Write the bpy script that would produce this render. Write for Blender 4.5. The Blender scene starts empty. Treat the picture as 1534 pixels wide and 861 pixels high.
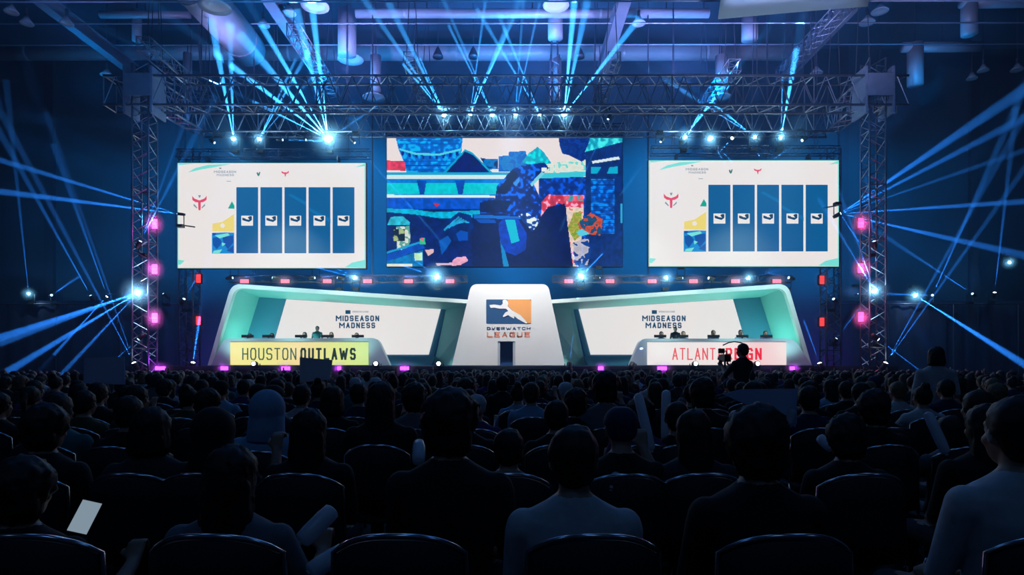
import bpy, bmesh, math, random
import numpy as np
from mathutils import Vector, Matrix, Quaternion

random.seed(7)
rng = np.random.RandomState(5)
sc = bpy.context.scene
COL = sc.collection
PI = math.pi
F = 950.0            # focal length in pixels of the 1534 px wide frame
CX, HY, CZ = 767.0, 545.5, 1.45   # principal column, horizon row, eye height

# ------------------------------------------------------------------ camera
cam = bpy.data.objects.new('camera', bpy.data.cameras.new('camera'))
COL.objects.link(cam)
cam.location = (0, 0, CZ)
cam.rotation_euler = (PI / 2, 0, 0)
cam.data.sensor_width = 36
cam.data.lens = F / 1534 * 36
cam.data.shift_y = (HY - 430.5) / 1534
cam.data.clip_end = 200
sc.camera = cam

# ------------------------------------------------------------------ world, view
w = bpy.data.worlds.new('world'); sc.world = w; w.use_nodes = True
w.node_tree.nodes['Background'].inputs[0].default_value = (0.0, 0.0, 0.0, 1)
vs = sc.view_settings
vs.view_transform = 'Standard'; vs.look = 'None'; vs.gamma = 1; vs.use_curve_mapping = False
vs.exposure = 0.0
sc.cycles.max_bounces = 5
sc.cycles.volume_bounces = 0
sc.cycles.sample_clamp_indirect = 2.0

# ------------------------------------------------------------------ hall lights (added fills, roof duct uplights)
def lamp(name, kind, loc, aim, energy, color, size=1.0, size_y=None, spot=60, blend=.6, parent=None):
    l = bpy.data.lights.new(name, kind); l.energy = energy; l.color = color
    if kind == 'AREA':
        l.size = size
        if size_y: l.shape = 'RECTANGLE'; l.size_y = size_y
    else:
        l.shadow_soft_size = size
        if kind == 'SPOT': l.spot_size = math.radians(spot); l.spot_blend = blend
    o = bpy.data.objects.new(name, l); COL.objects.link(o)
    o.location = loc
    o.rotation_mode = 'QUATERNION'
    o.rotation_quaternion = (Vector(aim) - Vector(loc)).to_track_quat('-Z', 'Y')
    if parent: o.parent = parent
    return o

# added fill on the set pieces, aimed from front truss height
for x, c in ((-11, (.55, .95, 1)), (-6, (.75, .97, 1)), (0, (.95, .97, 1)), (6, (.75, .97, 1)), (11, (.55, .95, 1))):
    lamp('added_set_fill', 'SPOT', (x, 23.6, 11.2), (x * .85, 28.2, 2.6), 7500 if x == 0 else 5000, c, .3, spot=46, blend=.7)
# teal fill lamps added inside and in front of the two hooded shells
for s_ in (-1, 1):
    for k, e in ((6.2, 130), (9.0, 170), (11.3, 170)):
        lamp('added_shell_fill', 'SPOT', (s_ * k, 27.6, 1.7), (s_ * (k + .3), 28.6, 4.2), e, (.35, 1, .88), .25, spot=150, blend=1)
        lamp('added_shell_front_fill', 'SPOT', (s_ * k, 25.0, 1.62), (s_ * k, 27.2, 4.4), e * .5, (.45, 1, .92), .2, spot=100, blend=1)
# weak blue fill added over and behind the audience to lift the crowd
for x in (-9, 0, 9):
    lamp('added_crowd_fill', 'AREA', (x, 9, 17.5), (x, 9, 0), 50, (.12, .38, 1), 3)
    lamp('added_crowd_fill', 'AREA', (x, -2.4, 8), (x, 6, 1), 17, (.15, .42, 1), 2)
# added blue fill that brightens the roof deck
for x, e in ((-9, 2400), (0, 3200), (9, 2000), (19, 450), (-19, 450)):
    for y in (20, 29):
        lamp('added_roof_fill', 'SPOT', (x, y, 13.4), (x, y + 1, 19.6), e, (.0, .34, 1), .4, spot=150, blend=1)
lamp('added_sheet_fill', 'SPOT', (9.5, 18.5, 12.5), (10.5, 22.5, 15.2), 2200, (.5, .52, 1), .4, spot=110, blend=1)  # added lamp that brightens the white roof sheet
for s_ in (-1, 1): lamp('added_purple_fill', 'SPOT', (s_ * 15.5, 32, .6), (s_ * 16, 36.4, 4), 500, (.42, .05, 1), .4, spot=130, blend=1)  # purple fill added for the tint on the wall behind the towers
# blue fill added to lift the trusses out of the dark
for x in (-11, 0, 11):
    lamp('added_truss_fill', 'SPOT', (x, 18.5, 8.5), (x, 27, 12.5), 800, (.12, .38, 1), .5, spot=95, blend=1)
# extra blue fill added over the back wall, behind the screens
for x in (-24, -17, -8, 0, 8, 17, 24):
    lamp('added_wall_fill', 'SPOT', (x, 31.5, 14.5), (x * 1.03, 36.2, 9), 3600 if abs(x) < 12 else 2100 if abs(x) < 20 else 350, (.0, .42, 1), .4, spot=120, blend=1)
    lamp('added_wall_fill', 'SPOT', (x, 32.5, 5.6), (x * 1.03, 36.2, 9), 1600 if abs(x) < 12 else 1100 if abs(x) < 20 else 220, (.0, .42, 1), .4, spot=120, blend=1)
# lavender uplights on the roof ducts
for x in (-11.2, -6.6, 1.4, 7, 11.3):
    lamp('duct_uplight', 'SPOT', (x, 25.5, 12.9), (x * 1.0, 28.5, 18), 2600 if abs(x) < 9 else 800, (.33, .36, 1), .3, spot=120, blend=1)
for x in (-16, 16):
    lamp('duct_uplight', 'SPOT', (x, 22.5, 12.9), (x * 1.1, 25.5, 18), 260, (.25, .36, 1), .3, spot=130, blend=1)

def P(px, py, Y):
    """point at distance Y that the photograph shows at pixel px, py"""
    return Vector(((px - CX) / F * Y, Y, CZ + (HY - py) / F * Y))

# ------------------------------------------------------------------ materials
def srgb(r, g, b):
    return tuple(((c / 255) / 12.92 if c / 255 <= .04045 else ((c / 255 + .055) / 1.055) ** 2.4) for c in (r, g, b))

def mat(name, col=(.5, .5, .5), rough=.6, metal=0, emit=None, strength=1.0, noise=0, nscale=20, bump=0, objcol=False, spec=None):
    m = bpy.data.materials.new(name); m.use_nodes = True
    nt = m.node_tree; b = nt.nodes['Principled BSDF']; L = nt.links
    b.inputs['Base Color'].default_value = (*col, 1)
    b.inputs['Roughness'].default_value = rough
    b.inputs['Metallic'].default_value = metal
    if spec is not None: b.inputs['Specular IOR Level'].default_value = spec
    src = None
    if objcol:
        oi = nt.nodes.new('ShaderNodeObjectInfo'); src = oi.outputs['Color']
    if noise:
        n = nt.nodes.new('ShaderNodeTexNoise'); n.inputs['Scale'].default_value = nscale; n.inputs['Detail'].default_value = 4
        tc = nt.nodes.new('ShaderNodeTexCoord'); L.new(tc.outputs['Object'], n.inputs['Vector'])
        mx = nt.nodes.new('ShaderNodeMix'); mx.data_type = 'RGBA'; mx.blend_type = 'MULTIPLY'
        mx.inputs['Factor'].default_value = noise
        if src: L.new(src, mx.inputs[6])
        else: mx.inputs[6].default_value = (*col, 1)
        L.new(n.outputs['Fac'], mx.inputs[7]); src = mx.outputs[2]
        if bump:
            bp = nt.nodes.new('ShaderNodeBump'); bp.inputs['Strength'].default_value = bump
            L.new(n.outputs['Fac'], bp.inputs['Height']); L.new(bp.outputs['Normal'], b.inputs['Normal'])
    if src: L.new(src, b.inputs['Base Color'])
    if emit is not None:
        b.inputs['Emission Color'].default_value = (*emit, 1); b.inputs['Emission Strength'].default_value = strength
    return m

def lit(name, rgb, strength=1.0):
    c = srgb(*rgb)
    return mat(name, (.02, .02, .02), .5, emit=c, strength=strength)

M = {}
M['black'] = mat('black_plastic', (.012, .012, .014), .45)
M['darkfab'] = mat('black_fabric', (.012, .013, .018), .85, noise=.5, nscale=60)
M['truss'] = mat('truss_aluminium', (.32, .34, .42), .42, .85, noise=.4, nscale=3)
M['dtruss'] = mat('dark_truss_steel', (.10, .11, .16), .5, .6, noise=.4, nscale=3)
M['sleeve'] = mat('sleeve_paint', (.22, .26, .36), .6, noise=.4, nscale=3)
M['chrome'] = mat('chrome_tube', (.75, .76, .8), .18, 1)
M['floor'] = mat('hall_floor', (.02, .02, .025), .6, noise=.5, nscale=2)
M['deck'] = mat('stage_deck', (.03, .04, .07), .45, noise=.4, nscale=3)
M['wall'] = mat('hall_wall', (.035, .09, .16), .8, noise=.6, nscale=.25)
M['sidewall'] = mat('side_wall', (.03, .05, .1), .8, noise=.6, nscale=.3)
M['ceil'] = mat('roof_deck', (.05, .10, .17), .8, noise=.5, nscale=.6)
M['drape'] = mat('black_drape', (.012, .016, .06), .9, noise=.4, nscale=4)
M['duct'] = mat('galvanised_duct', (.42, .41, .5), .5, .2, noise=.35, nscale=1.2)
M['rail'] = mat('roof_beam_paint', (.25, .28, .38), .5, .2, noise=.3, nscale=2)
M['lampglass'] = mat('high_bay_reflector', (.5, .52, .6), .3, .3)
M['sheet'] = mat('white_ceiling_sheet', (.65, .65, .7), .6)
M['rim'] = mat('white_set_rim', (.74, .90, .88), .5, noise=.08, nscale=3)
M['teal'] = mat('teal_set_wall', (.24, .62, .60), .55, noise=.12, nscale=1.5)
M['dteal'] = mat('blue_set_panel', (.07, .30, .46), .5, noise=.12, nscale=1.5)
M['tower'] = mat('white_tower_skin', (.80, .83, .84), .5, noise=.06, nscale=2)
M['desk'] = mat('grey_desk_skin', (.45, .52, .60), .5, noise=.1, nscale=3)
M['skin'] = mat('skin', (.42, .25, .18), .5, noise=.15, nscale=30)
M['shirt'] = mat('shirt_cloth', rough=.85, objcol=True, noise=.35, nscale=25)
M['pants'] = mat('trouser_cloth', (.02, .025, .04), .85, noise=.3, nscale=30)
M['eye'] = mat('eye', (.05, .03, .02), .2)
M['hair'] = mat('hair_strands', rough=.6, objcol=True, noise=.6, nscale=60, bump=.3)
M['seatfab'] = mat('chair_upholstery', (.015, .016, .022), .7, noise=.3, nscale=80)
M['stick'] = mat('inflated_plastic', (.85, .88, .95), .22)
M['card'] = mat('placard_card', (.4, .5, .58), .7, noise=.1, nscale=6)
M['bluecard'] = mat('blue_placard_card', (.14, .34, .6), .7, noise=.1, nscale=6)
M['lens'] = lit('lamp_lens_white', (225, 245, 255), 9)
M['lens_b'] = lit('lamp_lens_blue', (170, 220, 255), 4)
for k in ('lens', 'lens_b'): M[k].cycles.emission_sampling = 'NONE'
M['magenta'] = lit('magenta_led', (255, 105, 235), 2.6)
M['pink'] = lit('pink_led', (255, 80, 150), 2.6)
M['red'] = lit('red_led', (255, 55, 60), 2.4)
M['rose'] = lit('rose_led', (255, 105, 140), 2.2)
M['purple'] = lit('purple_led', (190, 70, 255), 4.5)
M['phone'] = lit('phone_screen', (150, 170, 185), .7)
M['phoneb'] = lit('bright_phone_screen', (255, 255, 255), 1.6)
M['paper'] = lit('screen_white', (236, 234, 236), 1.0)
M['ink_teal'] = lit('screen_mint', (120, 228, 222))
M['ink_navy'] = lit('screen_navy', (0, 62, 104))
M['ink_card'] = lit('screen_card_blue', (2, 92, 152))
M['ink_card2'] = lit('screen_card_blue_lit', (6, 112, 176))
M['ink_red'] = lit('screen_red', (226, 70, 104))
M['ink_green'] = lit('screen_green', (10, 168, 150))
M['ink_dgreen'] = lit('screen_dark_green', (50, 120, 105))
M['ink_yellow'] = lit('screen_yellow', (238, 220, 120))
M['ink_azure'] = lit('screen_azure', (10, 140, 215))
M['ink_blue'] = lit('screen_blue', (5, 80, 170))
M['ink_black'] = lit('screen_black', (20, 40, 60))
M['ink_grey'] = lit('screen_grey', (130, 150, 168))
M['t_navy'] = mat('navy_print', srgb(30, 82, 130), .6)
M['t_orange'] = mat('orange_print', srgb(240, 165, 95), .6)
M['t_lorange'] = mat('salmon_print', srgb(236, 150, 120), .6)
M['t_white'] = mat('white_print', (.85, .87, .88), .6)
M['t_teal'] = mat('teal_print', srgb(35, 95, 125), .6)
M['t_dark'] = lit('dark_lettering', (60, 92, 78), .9)
M['t_darker'] = lit('bold_dark_lettering', (38, 62, 56), .8)
M['t_red'] = lit('red_lettering', (232, 84, 96), 1)
M['t_bred'] = lit('bold_red_lettering', (236, 40, 66), 1)
M['doorblue'] = mat('doorway_blue', (.01, .06, .20), .5)

def translucent(m, f=.6):
    nt = m.node_tree; b = nt.nodes['Principled BSDF']; t = nt.nodes.new('ShaderNodeBsdfTranslucent'); x = nt.nodes.new('ShaderNodeMixShader')
    t.inputs[0].default_value = (.5, .62, .75, 1); x.inputs[0].default_value = f
    nt.links.new(b.outputs[0], x.inputs[1]); nt.links.new(t.outputs[0], x.inputs[2]); nt.links.new(x.outputs[0], nt.nodes['Material Output'].inputs['Surface'])
translucent(M['stick'], .4); translucent(M['card'], .4); translucent(M['bluecard'], .4)
def gradient(name, stops, axis=0, strength=1.0, emit=True):
    m = bpy.data.materials.new(name); m.use_nodes = True
    nt = m.node_tree; b = nt.nodes['Principled BSDF']; L = nt.links
    tc = nt.nodes.new('ShaderNodeTexCoord'); sp = nt.nodes.new('ShaderNodeSeparateXYZ'); cr = nt.nodes.new('ShaderNodeValToRGB')
    L.new(tc.outputs['Generated'], sp.inputs[0]); L.new(sp.outputs[axis], cr.inputs[0])
    e = cr.color_ramp.elements
    e[0].position = stops[0][0]; e[0].color = (*srgb(*stops[0][1]), 1)
    e[1].position = stops[-1][0]; e[1].color = (*srgb(*stops[-1][1]), 1)
    for p, c in stops[1:-1]:
        n = e.new(p); n.color = (*srgb(*c), 1)
    b.inputs['Base Color'].default_value = (.02, .02, .02, 1)
    L.new(cr.outputs[0], b.inputs['Emission Color']); b.inputs['Emission Strength'].default_value = strength
    return m
M['sign_l'] = gradient('yellow_green_sign', [(0, (250, 240, 160)), (.25, (240, 240, 150)), (.5, (246, 222, 160)), (.75, (226, 238, 150)), (1, (205, 236, 150))], 0)
M['sign_r'] = gradient('pink_white_sign', [(0, (238, 236, 238)), (.5, (240, 232, 236)), (.8, (246, 208, 214)), (1, (242, 226, 228))], 0)
M['podscreen'] = gradient('white_pod_screen', [(0, (228, 230, 234)), (.5, (234, 230, 232)), (1, (228, 230, 234))], 0)

def haze_mat(name, density, col):
    m = bpy.data.materials.new(name); m.use_nodes = True
    nt = m.node_tree; nt.nodes.remove(nt.nodes['Principled BSDF'])
    v = nt.nodes.new('ShaderNodeVolumeScatter'); v.inputs['Density'].default_value = density
    v.inputs['Color'].default_value = (*col, 1); v.inputs['Anisotropy'].default_value = 0.0
    nt.links.new(v.outputs[0], nt.nodes['Material Output'].inputs['Volume'])
    m.cycles.volume_sampling = 'EQUIANGULAR'
    return m
M['haze'] = haze_mat('stage_haze', .07, (.35, .7, 1))

# ------------------------------------------------------------------ mesh builder
def tag(o, label=None, cat=None, group=None, kind=None):
    if label: o['label'] = label
    if cat: o['category'] = cat
    if group: o['group'] = group
    if kind: o['kind'] = kind
    return o

def empty(name, loc, label=None, cat=None, group=None, rz=0):
    o = bpy.data.objects.new(name, None); COL.objects.link(o)
    o.empty_display_size = .1
    o.location = loc; o.rotation_euler = (0, 0, rz)
    return tag(o, label, cat, group)

class MB:
    def __init__(s): s.v = []; s.f = []; s.m = []; s.mi = 0
    def add(s, vs, fs):
        n = len(s.v); s.v += [tuple(p) for p in vs]; s.f += [tuple(n + i for i in f) for f in fs]; s.m += [s.mi] * len(fs); return s
    def box(s, a, b):
        x0, y0, z0 = a; x1, y1, z1 = b
        return s.add([(x0, y0, z0), (x1, y0, z0), (x1, y1, z0), (x0, y1, z0), (x0, y0, z1), (x1, y0, z1), (x1, y1, z1), (x0, y1, z1)],
              [(0, 3, 2, 1), (4, 5, 6, 7), (0, 1, 5, 4), (1, 2, 6, 5), (2, 3, 7, 6), (3, 0, 4, 7)])
    def tube(s, pts, r, n=6, caps=True):
        pts = [Vector(p) for p in pts]
        rs = r if isinstance(r, (list, tuple)) else [r] * len(pts)
        vs = []; up = None
        for i, p in enumerate(pts):
            d = (pts[min(i + 1, len(pts) - 1)] - pts[max(i - 1, 0)]).normalized()
            if up is None: up = Vector((0, 0, 1)) if abs(d.z) < .9 else Vector((0, 1, 0))
            a = d.cross(up).normalized(); b = a.cross(d).normalized(); up = b
            for k in range(n):
                t = 2 * PI * k / n; vs.append(p + (a * math.cos(t) + b * math.sin(t)) * rs[i])
        fs = []
        for i in range(len(pts) - 1):
            for k in range(n):
                q = (k + 1) % n; fs.append((i * n + k, i * n + q, (i + 1) * n + q, (i + 1) * n + k))
        if caps:
            fs.append(tuple(range(n))[::-1]); fs.append(tuple((len(pts) - 1) * n + k for k in range(n)))
        return s.add(vs, fs)
    def lathe(s, prof, c=(0, 0, 0), n=12, sx=1, sy=1):
        vs = []; fs = []
        for r, z in prof:
            for k in range(n):
                t = 2 * PI * k / n; vs.append((c[0] + r * math.cos(t) * sx, c[1] + r * math.sin(t) * sy, c[2] + z))
        for i in range(len(prof) - 1):
            for k in range(n):
                q = (k + 1) % n; fs.append((i * n + k, i * n + q, (i + 1) * n + q, (i + 1) * n + k))
        fs.append(tuple(range(n))[::-1]); fs.append(tuple((len(prof) - 1) * n + k for k in range(n)))
        return s.add(vs, fs)
    def ball(s, c, r, n=12, k=8):
        if not isinstance(r, (tuple, list)): r = (r, r, r)
        prof = []
        vs = [(c[0], c[1], c[2] - r[2])]; fs = []
        for i in range(1, k):
            a = -PI / 2 + PI * i / k
            for j in range(n):
                t = 2 * PI * j / n
                vs.append((c[0] + r[0] * math.cos(a) * math.cos(t), c[1] + r[1] * math.cos(a) * math.sin(t), c[2] + r[2] * math.sin(a)))
        vs.append((c[0], c[1], c[2] + r[2])); e = len(vs) - 1
        for j in range(n): fs.append((0, 1 + (j + 1) % n, 1 + j))
        for i in range(k - 2):
            for j in range(n):
                q = (j + 1) % n; a = 1 + i * n; fs.append((a + j, a + q, a + n + q, a + n + j))
        a = 1 + (k - 2) * n
        for j in range(n): fs.append((a + j, a + (j + 1) % n, e))
        return s.add(vs, fs)
    def slab(s, front, back):
        """closed solid between two outlines (same point count); front is counter-clockwise seen from the viewer"""
        n = len(front)
        fs = [tuple(range(n)), tuple(range(2 * n - 1, n - 1, -1))]
        for i in range(n):
            q = (i + 1) % n; fs.append((i, n + i, n + q, q))
        return s.add(list(front) + list(back), fs)
    def skin(s, A, B):
        n = len(A)
        return s.add(list(A) + list(B), [(i, (i + 1) % n, n + (i + 1) % n, n + i) for i in range(n)])
    def poly(s, pts): return s.add(pts, [tuple(range(len(pts)))])
    def build(s, name, mats, parent=None, smooth=False, loc=None):
        me = bpy.data.meshes.new(name); me.from_pydata(s.v, [], s.f)
        mats = mats if isinstance(mats, list) else [mats]
        for m in mats: me.materials.append(m)
        if len(mats) > 1: me.polygons.foreach_set('material_index', s.m)
        if smooth: me.polygons.foreach_set('use_smooth', [True] * len(s.f))
        me.update()
        o = bpy.data.objects.new(name, me); COL.objects.link(o)
        if parent: o.parent = parent
        if loc: o.location = loc
        return o

def rel(pts, o): return [tuple(Vector(p) - Vector(o)) for p in pts]

def copy_tree(o, parent=None):
    c = o.copy(); COL.objects.link(c)
    if parent is not None: c.parent = parent
    for ch in o.children: copy_tree(ch, c)
    return c

# squared sign lettering: strokes on a grid, x 0..1 and z 0..1
GL = {'A': [(0, 0, .5, 1), (.5, 1, 1, 0), (.2, .32, .8, .32)],
 'C': [(1, .8, .8, 1), (.8, 1, .2, 1), (.2, 1, 0, .8), (0, .8, 0, .2), (0, .2, .2, 0), (.2, 0, .8, 0), (.8, 0, 1, .2)],
 'D': [(0, 0, 0, 1), (0, 1, .75, 1), (.75, 1, 1, .8), (1, .8, 1, .2), (1, .2, .75, 0), (.75, 0, 0, 0)],
 'E': [(0, 0, 0, 1), (0, 1, 1, 1), (0, .52, .85, .52), (0, 0, 1, 0)],
 'G': [(1, .85, .8, 1), (.8, 1, .2, 1), (.2, 1, 0, .8), (0, .8, 0, .2), (0, .2, .2, 0), (.2, 0, 1, 0), (1, 0, 1, .48), (1, .48, .55, .48)],
 'H': [(0, 0, 0, 1), (1, 0, 1, 1), (0, .5, 1, .5)], 'I': [(.5, 0, .5, 1)], 'L': [(0, 1, 0, 0), (0, 0, 1, 0)],
 'M': [(0, 0, 0, 1), (0, 1, .5, .45), (.5, .45, 1, 1), (1, 1, 1, 0)], 'N': [(0, 0, 0, 1), (0, 1, 1, 0), (1, 0, 1, 1)],
 'O': [(.2, 0, 0, .2), (0, .2, 0, .8), (0, .8, .2, 1), (.2, 1, .8, 1), (.8, 1, 1, .8), (1, .8, 1, .2), (1, .2, .8, 0), (.8, 0, .2, 0)],
 'R': [(0, 0, 0, 1), (0, 1, .8, 1), (.8, 1, 1, .85), (1, .85, 1, .6), (1, .6, .8, .45), (.8, .45, 0, .45), (.55, .45, 1, 0)],
 'S': [(1, .85, .8, 1), (.8, 1, .2, 1), (.2, 1, 0, .85), (0, .85, 0, .62), (0, .62, .2, .5), (.2, .5, .8, .5), (.8, .5, 1, .38), (1, .38, 1, .15), (1, .15, .8, 0), (.8, 0, .2, 0), (.2, 0, 0, .15)],
 'T': [(.5, 0, .5, 1), (0, 1, 1, 1)], 'U': [(0, 1, 0, .2), (0, .2, .2, 0), (.2, 0, .8, 0), (.8, 0, 1, .2), (1, .2, 1, 1)],
 'V': [(0, 1, .5, 0), (.5, 0, 1, 1)], 'W': [(0, 1, .25, 0), (.25, 0, .5, .75), (.5, .75, .75, 0), (.75, 0, 1, 1)]}
def text_obj(s, x0, x1, z0, z1, y, m, parent, name, weight=.12, depth=.012):
    """lettering in the XZ plane fitted into a rectangle; weight: stroke width as a share of the height"""
    H = z1 - z0; sw = H * weight
    wd = [.35 if c == ' ' else .16 if c == 'I' else 1.5 if c in 'MW' else 1 for c in s]
    gap = .34; tot = sum(wd) + gap * (len(s) - 1); u = (x1 - x0) / tot
    mb = MB(); x = x0
    for c, w_ in zip(s, wd):
        L = w_ * u
        for (a, b, c2, d) in GL.get(c, []):
            A = Vector((x + sw / 2 + a * (L - sw), 0, z0 + sw / 2 + b * (H - sw))); B = Vector((x + sw / 2 + c2 * (L - sw), 0, z0 + sw / 2 + d * (H - sw)))
            t_ = (B - A).normalized(); n_ = Vector((-t_.z, 0, t_.x)) * sw / 2; e_ = t_ * sw * .42
            q = [A - e_ - n_, B + e_ - n_, B + e_ + n_, A - e_ + n_]
            dd = max(depth, .003)
            mb.slab([(p.x, y - dd, p.z) for p in q], [(p.x, y, p.z) for p in q])
        x += L + gap * u
    return mb.build(name, m, parent)

# ================================================================== THE HALL
HX, HYB, HZ = 33.0, 36.5, 19.6
def structure(o, label=None): o['kind'] = 'structure'; o['label'] = label or o.name.replace('_', ' '); return o
structure(MB().box((-HX, -3, -.3), (HX, HYB, 0)).build('floor', M['floor']), 'dark hall floor under the seating')
structure(MB().box((-HX, HYB, 0), (HX, HYB + .3, HZ)).build('wall_back', M['wall']), 'blue lit back wall of the hall')
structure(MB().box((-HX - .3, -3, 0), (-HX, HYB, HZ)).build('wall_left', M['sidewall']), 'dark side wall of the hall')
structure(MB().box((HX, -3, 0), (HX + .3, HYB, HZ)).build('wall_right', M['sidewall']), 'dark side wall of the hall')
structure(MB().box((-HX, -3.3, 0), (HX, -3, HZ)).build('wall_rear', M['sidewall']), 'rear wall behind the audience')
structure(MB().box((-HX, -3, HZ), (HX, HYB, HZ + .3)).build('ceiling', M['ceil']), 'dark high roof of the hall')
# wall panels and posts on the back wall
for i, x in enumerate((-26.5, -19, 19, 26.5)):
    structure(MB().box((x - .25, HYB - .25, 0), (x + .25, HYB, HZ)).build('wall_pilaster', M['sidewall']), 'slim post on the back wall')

def drape(px0, px1, Y, ztop, label):
    x0, x1 = (px0 - CX) / F * Y, (px1 - CX) / F * Y
    n = int((x1 - x0) / .22); vs = []; fs = []
    for i in range(n + 1):
        x = x0 + (x1 - x0) * i / n; d = .12 * math.sin(i * 1.7) + .05 * math.sin(i * .61)
        vs += [(x, Y + d, 0), (x, Y + d * .6, ztop), (x, Y + d + .03, 0), (x, Y + d * .6 + .03, ztop)]
    for i in range(n):
        a = 4 * i; b = a + 4
        fs += [(a, b, b + 1, a + 1), (a + 2, a + 3, b + 3, b + 2), (a + 1, b + 1, b + 3, a + 3)]
    o = MB().add(vs, fs).build('drape', M['drape'], smooth=True)
    return tag(o, label, 'curtain', 'black masking drapes')
drape(-110, 300, 34.5, CZ + 95 / F * 34.5, 'black masking drape hanging low across the wall beside the purple lit tower')
drape(1235, 1650, 34.5, CZ + 95 / F * 34.5, 'black masking drape hanging low across the wall beside the pink lit tower')

for a, b, lb in ((-110, 300, 'dark pipe carrying the drape on the magenta side'), (1235, 1650, 'dark pipe carrying the drape on the pink side')):
    t = empty('drape_rail', (P(a, 0, 34.3).x, 34.3, 4.72), lb, 'rail', 'drape rails')
    MB().tube([(0, 0, 0), (P(b, 0, 34.3).x - P(a, 0, 34.3).x, 0, 0)], .04, 6).build('pipe', M['dtruss'], t)
    k = 0
    while k < 15: MB().tube([(k, 0, 0), (k, 0, -4.72)], .04, 6).build('upright', M['dtruss'], t); k += 3.5
# ------------------------------------------------------------------ roof ducts, beams, lamps
def duct(pts, r, label, n=20, seams=True, group='roof ducts'):
    t = empty('air_duct', pts[0], label, 'duct', group)
    MB().tube(rel(pts, pts[0]), r, n).build('pipe', M['duct'], t, True)
    if seams:
        for a, b in zip(pts, pts[1:]):
            a, b = Vector(a), Vector(b); L = (b - a).length; d = (b - a) / L
            k = 2.2
            while k < L - .5:
                p = a + d * k - Vector(pts[0]); MB().tube([p - d * .05, p + d * .05], r * 1.035, n).build('seam_band', M['duct'], t)
                k += 4.4
    tops = [Vector(pts[0]).lerp(Vector(pts[-1]), k) for k in ((.12, .5, .88) if (Vector(pts[0]) - Vector(pts[-1])).length > 6 else (.5,))] if abs(Vector(pts[0]).z - Vector(pts[-1]).z) < 4 and len(pts) == 2 and abs(pts[0][0] - pts[-1][0]) > .1 else [Vector(pts[0])]
    for p in tops:
        if p.z < HZ - .1:
            q = p - Vector(pts[0]); MB().tube([q, q + Vector((0, 0, HZ - p.z))], .03, 5).build('hanger_rod', M['dtruss'], t)
    return t
D = 33.5
duct([P(-20, 80, D), P(370, 79, D)], .36, 'slim round duct running past the wide duct elbow')
duct([P(372, 79, D), P(1185, 79, D)], .40, 'long lavender lit duct spanning the roof above the trusses')
duct([P(150, 22, 28.5), P(285, 22, 28.5)], .16, 'short thin duct ending at the wide diagonal duct', seams=False)
duct([P(533, 20, 28.5), P(1062, 20, 28.5)], .20, 'long thin duct close under the roof')
duct([P(225, -90, 22.5), P(330, 25, 26), P(372, 74, 29.5)], .78, 'wide round diagonal duct coming down to an open end')
# vertical drops
for (px, y0, y1, Y, r, lb) in ((205, 15, 62, 29, .2, 'vertical duct drop near the dark roof corner above the first tower'), (520, 15, 82, 29, .42, 'fat square-looking duct drop beside the lavender duct'),
        (563, 84, 138, 31, .27, 'vertical duct stub above the fringed round lamp'), (832, 14, 58, 29, .34, 'vertical duct drop in the middle of the roof'),
        (835, 88, 150, 31, .2, 'narrow duct drop hanging below the middle of the long duct'), (281, 80, 150, 30.5, .2, 'narrow duct drop behind the corner of the truss'),
        (1081, 84, 140, 31, .30, 'round-topped duct drop beside the ladder truss'), (1123, 26, 60, 29, .36, 'vertical duct drop below the white roof sheet'),
        (1371, 66, 128, 31, .36, 'tall pale duct drop beyond the truss corner'), (1452, -10, 52, 28, .33, 'pale duct drop close to the dark roof corner')):
    duct([P(px, y0, Y), P(px, y1, Y)], r, lb, 14, False, 'vertical duct drops')
duct([P(1352, 71, 31), P(1470, 70, 31)], .24, 'thin duct arm joined to the tall pale drop', seams=False)
duct([P(1440, 4, 28), P(1600, 2, 28)], .24, 'thin duct arm at the dark roof corner', seams=False)

def roof_beam(ra, z, y0, y1, label, wd=.32):
    x0, x1 = ra * (z - CZ), ra * (z - CZ)
    t = empty('roof_beam', (x0, y0, z), label, 'beam', 'long steel roof beams')
    MB().box((-wd / 2, 0, -.03), (wd / 2, y1 - y0, .03)).build('lower_flange', M['rail'], t)
    MB().box((-.03, 0, .03), (.03, y1 - y0, .5)).build('web', M['rail'], t)
    MB().box((-wd / 2, 0, .5), (wd / 2, y1 - y0, .56)).build('upper_flange', M['rail'], t)
    return t
roof_beam(-.672, 16.2, 6, 32.5, 'steel roof beam running towards the bright white lamp over the first screen', .5)
roof_beam(.312, 16.2, 6, 32.5, 'steel roof beam running above the top corner of the middle screen', .5)
roof_beam(.958, 16.2, 6, 33, 'steel roof beam passing the white roof sheet', .55)
roof_beam(-1.31, 16.2, 6, 32.5, 'dim steel roof beam in the dark roof corner', .42)
for i, y in enumerate((16, 0)):
    pass
# thin conduits across the roof
for i, (y, Y) in enumerate(((36, 27.5), (68, 30.5), (3, 24))):
    tag(MB().tube([P(-40, y, Y), P(1580, y - 2, Y)], .035, 5).build('conduit', M['rail']),
        ['thin conduit crossing between the two long ducts', 'thin conduit running just above the lavender duct', 'thin conduit crossing at the top of the view'][i], 'pipe', 'roof conduits')
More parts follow.
